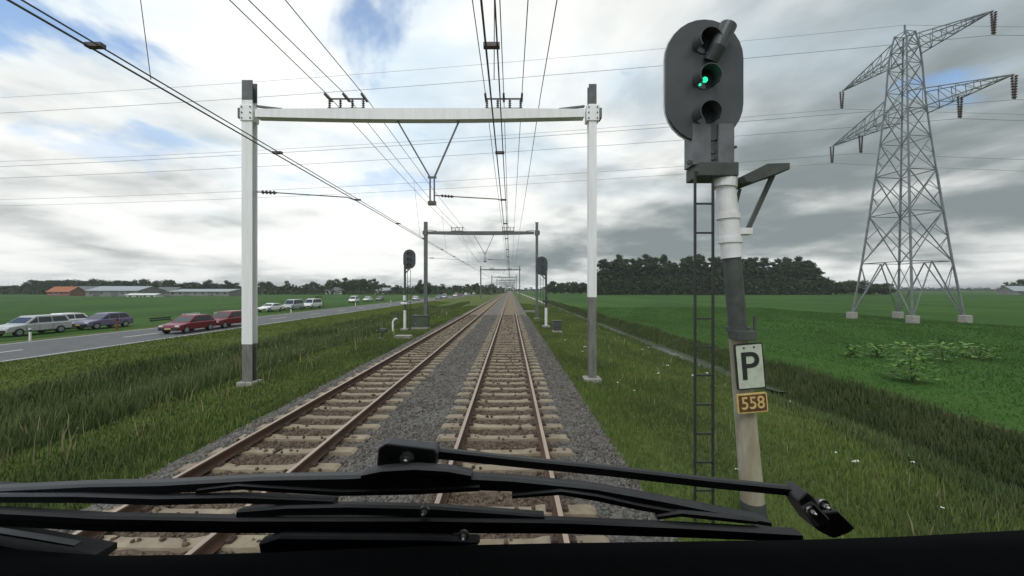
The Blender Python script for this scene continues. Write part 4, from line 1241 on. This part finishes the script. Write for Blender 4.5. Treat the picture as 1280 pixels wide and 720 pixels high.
# ------------------------------------------------------------------ cars
def car_proto(paint, kind):
    """parts of a car, nose towards +Y, standing on z = 0"""
    W = .88
    if kind == 'hatch':
        lower = [(-1.95, .32), (-1.98, .72), (-1.9, .92), (.95, .90), (1.85, .74), (1.97, .55), (1.95, .30)]
        gh = [(-1.88, .90), (-1.55, 1.40), (-1.2, 1.47), (.05, 1.47), (.95, .90)]
        wb = (-1.22, 1.25); L = 2.0
    elif kind == 'sedan':
        lower = [(-2.2, .34), (-2.23, .80), (-2.1, .95), (1.0, .90), (2.05, .74), (2.2, .55), (2.18, .32)]
        gh = [(-1.85, .94), (-1.15, 1.38), (-.8, 1.43), (.10, 1.43), (1.0, .90)]
        wb = (-1.35, 1.4); L = 2.2
    elif kind == 'estate':
        lower = [(-2.2, .34), (-2.24, .74), (-2.2, .98), (1.0, .94), (2.0, .80), (2.2, .56), (2.18, .32)]
        gh = [(-2.15, .96), (-1.98, 1.48), (-1.7, 1.55), (.15, 1.55), (1.0, .94)]
        wb = (-1.35, 1.4); L = 2.2
    else:  # van
        lower = [(-2.2, .36), (-2.25, .80), (-2.2, 1.08), (1.35, 1.05), (2.0, .92), (2.2, .60), (2.18, .34)]
        gh = [(-2.18, 1.06), (-2.10, 1.80), (-1.95, 1.90), (.55, 1.90), (.85, 1.78), (1.38, 1.05)]
        wb = (-1.35, 1.4); L = 2.2
    P = {}
    b = MB()
    n = len(lower)
    # lower body: three slices across for a rounded flank
    ws = [(-W, .94), (-W * .93, 1.0), (W * .93, 1.0), (W, .94)]
    v, f = [], []
    zmid = .62
    for wx, sc in ws:
        v += [(wx, y * (1 if abs(wx) < W * .95 else .985), zmid + (z - zmid) * (1.0 if abs(wx) < W * .95 else .80)) for y, z in lower]
    for s in range(3):
        for k in range(n):
            k2 = (k + 1) % n
            f.append((s * n + k, s * n + k2, (s + 1) * n + k2, (s + 1) * n + k))
    f += [tuple(range(n)), tuple(range(3 * n, 4 * n))]
    b.add(v, f)
    # greenhouse pillars and roof
    g = len(gh)
    zb = gh[0][1]; zt = max(z for _, z in gh)
    def wz(z): return W * .93 - (z - zb) / (zt - zb) * .17
    v = [(-wz(z), y, z) for y, z in gh] + [(wz(z), y, z) for y, z in gh]
    f = [tuple(range(g)), tuple(range(2 * g - 1, g - 1, -1))] + [(k, (k + 1) % g, g + (k + 1) % g, g + k) for k in range(g)]
    b.add(v, f)
    P['body'] = (b.mesh('body', bevel=.025, segs=2), paint)
    # windows, proud of the greenhouse
    wins = []
    z0, z1 = zb + .05, zt - .12
    def edge_y(z, front):
        seq = gh[::-1] if front else gh
        for (ya, za), (yb, zb_) in zip(seq[:-1], seq[1:]):
            if za <= z <= zb_: return ya + (yb - ya) * (z - za) / max(1e-6, zb_ - za)
        return seq[0][0]
    ys_ = [edge_y(z0, False) + .14, -.85 if kind != 'hatch' else -.75, .12, edge_y(z0, True) - .16]
    yt_ = [edge_y(z1, False) + .14, -.85 if kind != 'hatch' else -.75, .08, edge_y(z1, True) - .12]
    for s in (-1, 1):
        for k in range(3):
            if ys_[k + 1] - ys_[k] < .2: continue
            e = .035
            q = [(s * (wz(z0) + .012), ys_[k] + e, z0), (s * (wz(z0) + .012), ys_[k + 1] - e, z0), (s * (wz(z1) + .012), yt_[k + 1] - e, z1), (s * (wz(z1) + .012), yt_[k] + e, z1)]
            wins.append(MB().prism([(p[1], p[2]) for p in q], (0, 1, 0), (0, 0, 1), (q[0][0], 0, 0), (-s * .02, 0, 0)) if False else MB().add(q + [(p[0] - s * .03, p[1], p[2]) for p in q], [(0, 1, 2, 3), (4, 7, 6, 5), (0, 4, 5, 1), (1, 5, 6, 2), (2, 6, 7, 3), (3, 7, 4, 0)]))
    for front in (True, False):
        s = 1 if front else -1
        ya, yb = edge_y(z0, front), edge_y(z1, front)
        q = [(-wz(z0) + .08, ya + s * .012, z0), (wz(z0) - .08, ya + s * .012, z0), (wz(z1) - .07, yb + s * .012, z1), (-wz(z1) + .07, yb + s * .012, z1)]
        wins.append(MB().add(q + [(p[0], p[1] - s * .03, p[2] - .01) for p in q], [(0, 1, 2, 3), (4, 7, 6, 5), (0, 4, 5, 1), (1, 5, 6, 2), (2, 6, 7, 3), (3, 7, 4, 0)]))
    P['windows'] = [w.mesh('window') for w in wins]
    P['bumper'] = [MB().box((0, yy * .995, .46), (W * 1.86, .10, .20)).mesh('bumper', bevel=.02) for yy in (-L, L)]
    for me in P['bumper']: me.materials.append(M['plate_black'])
    hl = [MB().box((s * .66, lower[-2][0] - .06, .66), (.32, .10, .13)).mesh('headlight', bevel=.02) for s in (-1, 1)]
    tl = [MB().box((s * .72, lower[1][0] + .02, .80), (.20, .08, .22)).mesh('tail_light', bevel=.015) for s in (-1, 1)]
    P['hl'], P['tl'] = hl, tl
    P['np'] = [MB().box((0, s * (L * .995 + .055), .47), (.50, .012, .11)).mesh('number_plate') for s in (-1, 1)]
    P['mirrors'] = [MB().box((s * (W + .07), edge_y(z0, True) - .35, z0 + .10), (.16, .10, .13)).mesh('wing_mirror', bevel=.02) for s in (-1, 1)]
    P['door'] = [MB().box((s * (W + .001), yy, .62), (.008, .02, .42)).mesh('door_seam') for s in (-1, 1) for yy in (-.80, .10, .95)]
    for me in P['np']: me.materials.append(M['plate_yellow'])
    for me in P['mirrors'] + P['door']: me.materials.append(M['plate_black'])
    wb_ = MB(); wb_.tube([(-.11, 0, 0), (-.09, 0, 0), (.09, 0, 0), (.11, 0, 0)], [.27, .32, .32, .27], 18)
    P['tyre'] = wb_.mesh('tyre')
    wb_ = MB(); wb_.tube([(-.118, 0, 0), (.118, 0, 0)], .195, 14)
    P['rim'] = wb_.mesh('rim')
    P['wb'] = wb
    P['kind'] = kind
    P['arch'] = None
    for me, m in ((P['body'][0], P['body'][1]), (P['tyre'], 'tyre'), (P['rim'], 'rim')): me.materials.append(M[m])
    for me in P['windows']: me.materials.append(M['glass'])
    for me in hl: me.materials.append(M['hlamp'])
    for me in tl: me.materials.append(M['tlamp'])
    return P
def car(P, x, y, z, rz, label, group=None, tailgate=False, name='parked_car'):
    t = empty(name, (x, y, z), rz, label=label, cat='car', group=group)
    link('body', P['body'][0], None, t); 
    for me in P['bumper']: link('bumper', me, None, t)
    for me in P['windows']: link('window', me, None, t)
    for me in P['hl']: link('headlight', me, None, t)
    for me in P['tl']: link('tail_light', me, None, t)
    for yy in P['wb']:
        for s in (-1, 1):
            w = bpy.data.objects.new('wheel', P['tyre']); COL.objects.link(w); w.parent = t; w.location = (s * .80, yy, .32)
            link('rim', P['rim'], None, w)
    for me in P['np']: link('number_plate', me, None, t)
    for me in P['mirrors']: link('wing_mirror', me, None, t)
    for me in P['door']: link('door_seam', me, None, t)
    if tailgate:
        b = MB(); b.bar((0, -1.75, 1.57), (0, -2.75, 1.78), 1.45, .07); g_ = b.build('tailgate', P['body'][1], t, bevel=.02)
        b = MB(); b.bar((0, -2.0, 1.585), (0, -2.55, 1.70), 1.1, .02); b.build('tailgate_glass', 'glass', g_)
        b = MB(); b.box((0, -2.18, 1.22), (1.35, .12, .45)); b.build('open_boot', 'plate_black', t)
    return t
K = {('silver', 'van'): None}
def proto(c, k):
    if (c, k) not in K or K[(c, k)] is None:
        K[(c, k)] = car_proto('paint_' + c, k)
    return K[(c, k)]
zv = -1.07
car(proto('silver', 'estate'), -39.8, 31.2, zv, R(180), 'silver estate car parked on the grass beside the white post')
car(proto('white', 'hatch'), -42.6, 35.4, zv, R(172), 'white hatchback parked between the silver estate and the purple one')
car(proto('purple', 'hatch'), -39.4, 36.4, zv, R(176), 'purple grey hatchback parked on the grass beside the white hatchback', tailgate=False)
car(proto('red', 'estate'), -28.0, 37.1, -1.03, R(180), 'dark red estate car driving on the road behind the red hatchback', name='driving_car')
car(proto('red', 'hatch'), -28.0, 32.75, -1.03, R(180), 'dark red hatchback driving on the road in front of the red estate', name='driving_car')
car(proto('white', 'sedan'), -40.5, 63.5, zv, R(176), 'white saloon parked beyond the white mast, in front of a grey van')
car(proto('silver', 'van'), -40.2, 69.5, zv, R(180), 'grey van parked behind the white saloon near the white mast')
car(proto('white', 'van'), -39.8, 75.5, zv, R(178), 'white van parked next to the small bush beyond the white mast')
car(proto('white', 'van'), -44.5, 107, zv, R(186), 'white van parked alone on the meadow near the far hedge')
car(proto('white', 'hatch'), -44.8, 118, zv, R(180), 'white hatchback parked farther out on the meadow behind the lone white van')
car(proto('grey', 'hatch'), -44.0, 127, zv, R(180), 'grey hatchback parked last on the meadow behind the white hatchback')
cl = ['white', 'grey', 'silver', 'blue', 'white', 'red', 'silver', 'white', 'grey', 'white', 'silver']
for k in range(11):
    car(proto(cl[k], ('hatch', 'estate', 'van', 'sedan')[k % 4]), -28.0 if k % 3 else -32.0, 128 + 16 * k + random.uniform(-3, 3), -1.03, R(180) if k % 3 else 0,
        'tiny %s car in the queue far along the road' % cl[k], 'cars far along the road', name='driving_car')
# low debris and barrier beside the parked cars
def barrier(x, y, w, h, m, label, rz=0):
    t = empty('road_barrier', (x, y, zv), rz, label=label, cat='barrier')
    for k in range(2): MB().box((0, 0, h * (.45 + .42 * k)), (.05, w, h * .28)).build('board', m, t)
    for s in (-1, 1): MB().bar((0, s * w * .4, 0), (0, s * w * .4, h), .06).build('leg', 'galv_dark', t)
barrier(-40, 43.0, 2.6, .55, 'plate_black', 'low dark barrier lying on the grass after the purple hatchback')
barrier(-40.4, 47.6, 2.6, .75, 'whitewall', 'low white barrier on the grass between the red cars and the meadow')
barrier(-39, 52.5, 6.0, .75, 'whitewall', 'long pale barrier on the grass behind the red cars')
t = empty('bush', (-40.8, 80, -1.1), label='small light bush beside the parked white van', cat='bush')
me, cs = crown_mesh('crown', 900, 2.6, 1.6, .4, 500, .16, 'leaf_weed', 12)
link('crown', me, None, t); link('trunk', trunk_mesh('trunk', 2.6, .4, cs, .06), None, t)

# ------------------------------------------------------------------ the train's own front: cab edge and wipers
T = empty('train_cab', (0, .45, .2), label='black lower edge of the train cab window with its wipers', cat='train')
def tb(name, b, m, **k):
    o = b.build(name, m, T, **k); o.matrix_parent_inverse = Matrix.Translation((0, -.45, -.2)); return o
edge = [(-420, 674), (0, 692), (60, 697), (130, 701), (220, 700), (330, 697), (440, 692), (560, 688), (700, 685), (850, 683), (1000, 681), (1130, 677), (1280, 669), (1700, 650)]
De = .62
v, f = [], []
for x, y in edge:
    a = px(x, y, De)
    v += [(a.x, De + .03, a.z - .55), (a.x, De + .03, a.z - .015), (a.x, De + .012, a.z), (a.x, De - .02, a.z - .002), (a.x, De - .42, a.z - .10), (a.x, De - .42, a.z - .6)]
n = len(edge)
for k in range(n - 1):
    for q in range(5):
        f.append((6 * k + q, 6 * k + 6 + q, 6 * k + 7 + q, 6 * k + 1 + q))
tb('dashboard', MB().add(v, f), 'cab', smooth=True)
b = MB(); b.box((0, -.35, 3.72), (3.0, 1.9, .12)); tb('roof', b, 'cab')
for s in (-1, 1):
    b = MB(); b.box((s * 1.48, -.45, 2.15), (.08, 1.7, 3.1)); tb('side_wall', b, 'cab')
b = MB(); b.box((0, -1.25, 2.15), (2.9, .08, 3.1)); tb('rear_wall', b, 'cab')
b = MB(); b.box((0, -.4, .62), (2.9, 1.7, .1)); tb('floor', b, 'cab')

def ribbon(b, pts, D0, thick, depth=.02):
    """solid bar following picture points at the windscreen's distance; thick in metres"""
    v, f = [], []
    for i, (x, y, th) in enumerate(pts):
        c = px(x, y, D0)
        h = th * 0.74 * D0 / F / 2
        for (dy_, s) in ((-depth / 2, -.75), (-depth / 2, .75), (-depth * .2, 1), (depth / 2, .7), (depth / 2, -.7), (-depth * .2, -1)):
            v.append((c.x, D0 + dy_, c.z + s * h))
    n = len(pts)
    for k in range(n - 1):
        for q in range(6):
            f.append((6 * k + q, 6 * k + (q + 1) % 6, 6 * k + 6 + (q + 1) % 6, 6 * k + 6 + q))
    f += [tuple(range(6)), tuple(range(6 * n - 1, 6 * n - 7, -1))]
    b.add(v, f)
def bolt(parent, x, y, D0, r, dep=.012):
    c = px(x, y, D0); b = MB()
    b.tube([(c.x, D0, c.z), (c.x, D0 - .004, c.z)], r, 16)
    b.tube([(c.x, D0 - .004, c.z), (c.x, D0 - dep, c.z)], r * .55, 6); b.tube([(c.x, D0 - dep, c.z), (c.x, D0 - dep - .006, c.z)], [r * .36, r * .25], 10)
    b.build('bolt', 'chrome', parent)
def poly(b, pts, D0, th):
    P = [((x - 638) * D0 / F, -(y - 362) * D0 / F + CH) for x, y in pts]
    b.prism(P, (1, 0, 0), (0, 0, 1), (0, D0 - th / 2, 0), (0, th, 0))
def wpart(name, label):
    o = bpy.data.objects.new(name, None); COL.objects.link(o); o.parent = T
    o.matrix_parent_inverse = Matrix.Translation((0, -.45, -.2)); o['label'] = label; o.empty_display_size = .1
    return o
# wiper arm with its bolted head
t = wpart('wiper_arm', 'straight black wiper arm with bolted square head, sloping across the track')
b = MB(); poly(b, [(476, 556), (486, 550), (545, 557), (549, 562), (546, 582), (534, 588), (505, 590), (486, 586), (474, 577)], .76, .035); b.build('arm_head', 'wiper2', t, bevel=.004, segs=2)
bolt(t, 509, 573, .76 - .018, .014)
b = MB(); ribbon(b, [(548, 566, 17), (640, 576, 16), (760, 588, 15.5), (880, 602, 15), (1000, 614, 14)], .77, 0, .022); b.build('arm_bar', 'wiper', t)
b = MB(); poly(b, [(986, 618), (998, 607), (1006, 614), (1018, 632), (1035, 630), (1056, 651), (1048, 657), (1030, 664), (1010, 654), (1000, 640)], .755, .05); b.build('arm_clamp', 'wiper', t, bevel=.004, segs=2)
b = MB(); poly(b, [(1002, 634), (1014, 626), (1036, 648), (1022, 658)], .728, .012); b.build('clamp_insert', 'wiper2', t, bevel=.003)
bolt(t, 1028, 630, .722, .010)
bolt(t, 1012, 637, .722, .007)
# upper blade on its bow
t = wpart('wiper_blade', 'bowed grey black wiper blade with rubber lying under the straight arm')
b = MB(); ribbon(b, [(-160, 622, 12), (0, 613, 13), (120, 608, 15), (210, 607, 17), (330, 601, 19), (440, 600, 22), (500, 598, 26), (560, 600, 25), (640, 603, 22), (740, 612, 19), (830, 627, 15), (900, 640, 11), (958, 650, 8)], .72, 0, .03)
b.build('bow', 'wiper2', t)
b = MB(); ribbon(b, [(455, 592, 8), (480, 588, 12), (520, 586, 13), (560, 588, 12), (590, 592, 7)], .715, 0, .03); b.build('bow_cap', 'wiper', t)
b = MB(); ribbon(b, [(250, 612, 8), (300, 606, 8), (360, 610, 9), (430, 614, 9), (520, 612, 10), (600, 608, 9)], .708, 0, .02); b.build('spring_link', 'wiper', t)
b = MB(); ribbon(b, [(640, 618, 6), (700, 613, 8), (745, 620, 11), (800, 632, 10), (850, 640, 8), (930, 649, 6)], .706, 0, .02); b.build('spring_link', 'wiper', t)
b = MB(); ribbon(b, [(-160, 630, 13), (0, 621, 13), (100, 621, 14), (200, 624, 14), (300, 622, 13), (420, 626, 11)], .70, 0, .02); b.build('spring_link', 'wiper2', t)
b = MB(); ribbon(b, [(-160, 616, 8), (0, 607, 8), (60, 612, 7), (130, 617, 6)], .74, 0, .02); b.build('rubber', 'rubber', t)
# lower blade
t = wpart('wiper_blade', 'long straight black wiper blade just above the cab window edge')
b = MB(); ribbon(b, [(-160, 634, 14), (0, 641, 14), (130, 648, 14), (300, 651, 14), (520, 651, 14), (700, 653, 13), (850, 659, 11), (998, 667, 9)], .68, 0, .022); b.build('blade_rail', 'wiper', t)
b = MB(); ribbon(b, [(-160, 645, 10), (0, 652, 10), (130, 659, 10), (300, 661, 10), (520, 661, 9), (700, 662, 9), (850, 667, 8), (1000, 673, 7)], .675, 0, .012); b.build('rubber', 'rubber', t)
b = MB(); ribbon(b, [(300, 640, 12), (360, 636, 15), (440, 635, 17), (540, 637, 16), (610, 641, 13), (680, 645, 9)], .69, 0, .02); b.build('carrier', 'wiper2', t)
b = MB(); ribbon(b, [(820, 645, 7), (850, 641, 7), (890, 645, 7), (945, 651, 6)], .695, 0, .014); b.build('end_link', 'wiper', t)
bolt(t, 531, 638, .676, .009)
# second arm in the lower left corner
t = wpart('wiper_arm', 'thick black wiper arm end in the corner below the long blade')
b = MB(); ribbon(b, [(-160, 646, 30), (0, 673, 28), (60, 684, 25), (128, 694, 16)], .66, 0, .05); b.build('arm_bar', 'rubber', t)
b = MB(); ribbon(b, [(-160, 640, 5), (0, 664, 5), (50, 672, 5), (98, 680, 4)], .64, 0, .012); b.build('hose', 'wiper2', t)
t = wpart('wiper_linkage', 'flat dark linkage plate with steel bolt under the long blade')
b = MB(); poly(b, [(326, 674), (352, 666), (540, 668), (600, 671), (600, 678), (440, 690), (330, 697)], .665, .02); b.build('plate', 'wiper', t, bevel=.004)
bolt(t, 580, 668, .652, .009)

# ------------------------------------------------------------------ damp air
hm = bpy.data.materials.new('damp_air'); hm.use_nodes = True
hn = hm.node_tree; hn.nodes.clear()
pv = hn.nodes.new('ShaderNodeVolumePrincipled'); pv.inputs['Color'].default_value = (0.86, 0.91, 0.95, 1); pv.inputs['Density'].default_value = 0.00022; pv.inputs['Anisotropy'].default_value = 0.2
ho = hn.nodes.new('ShaderNodeOutputMaterial'); hn.links.new(pv.outputs[0], ho.inputs['Volume'])
b = MB(); b.box((0, 940, 17.5), (5400, 2060, 41)); o = b.build('haze', None); o.data.materials.append(hm)
tag(o, 'thin damp haze over the fields', 'haze', kind='stuff')
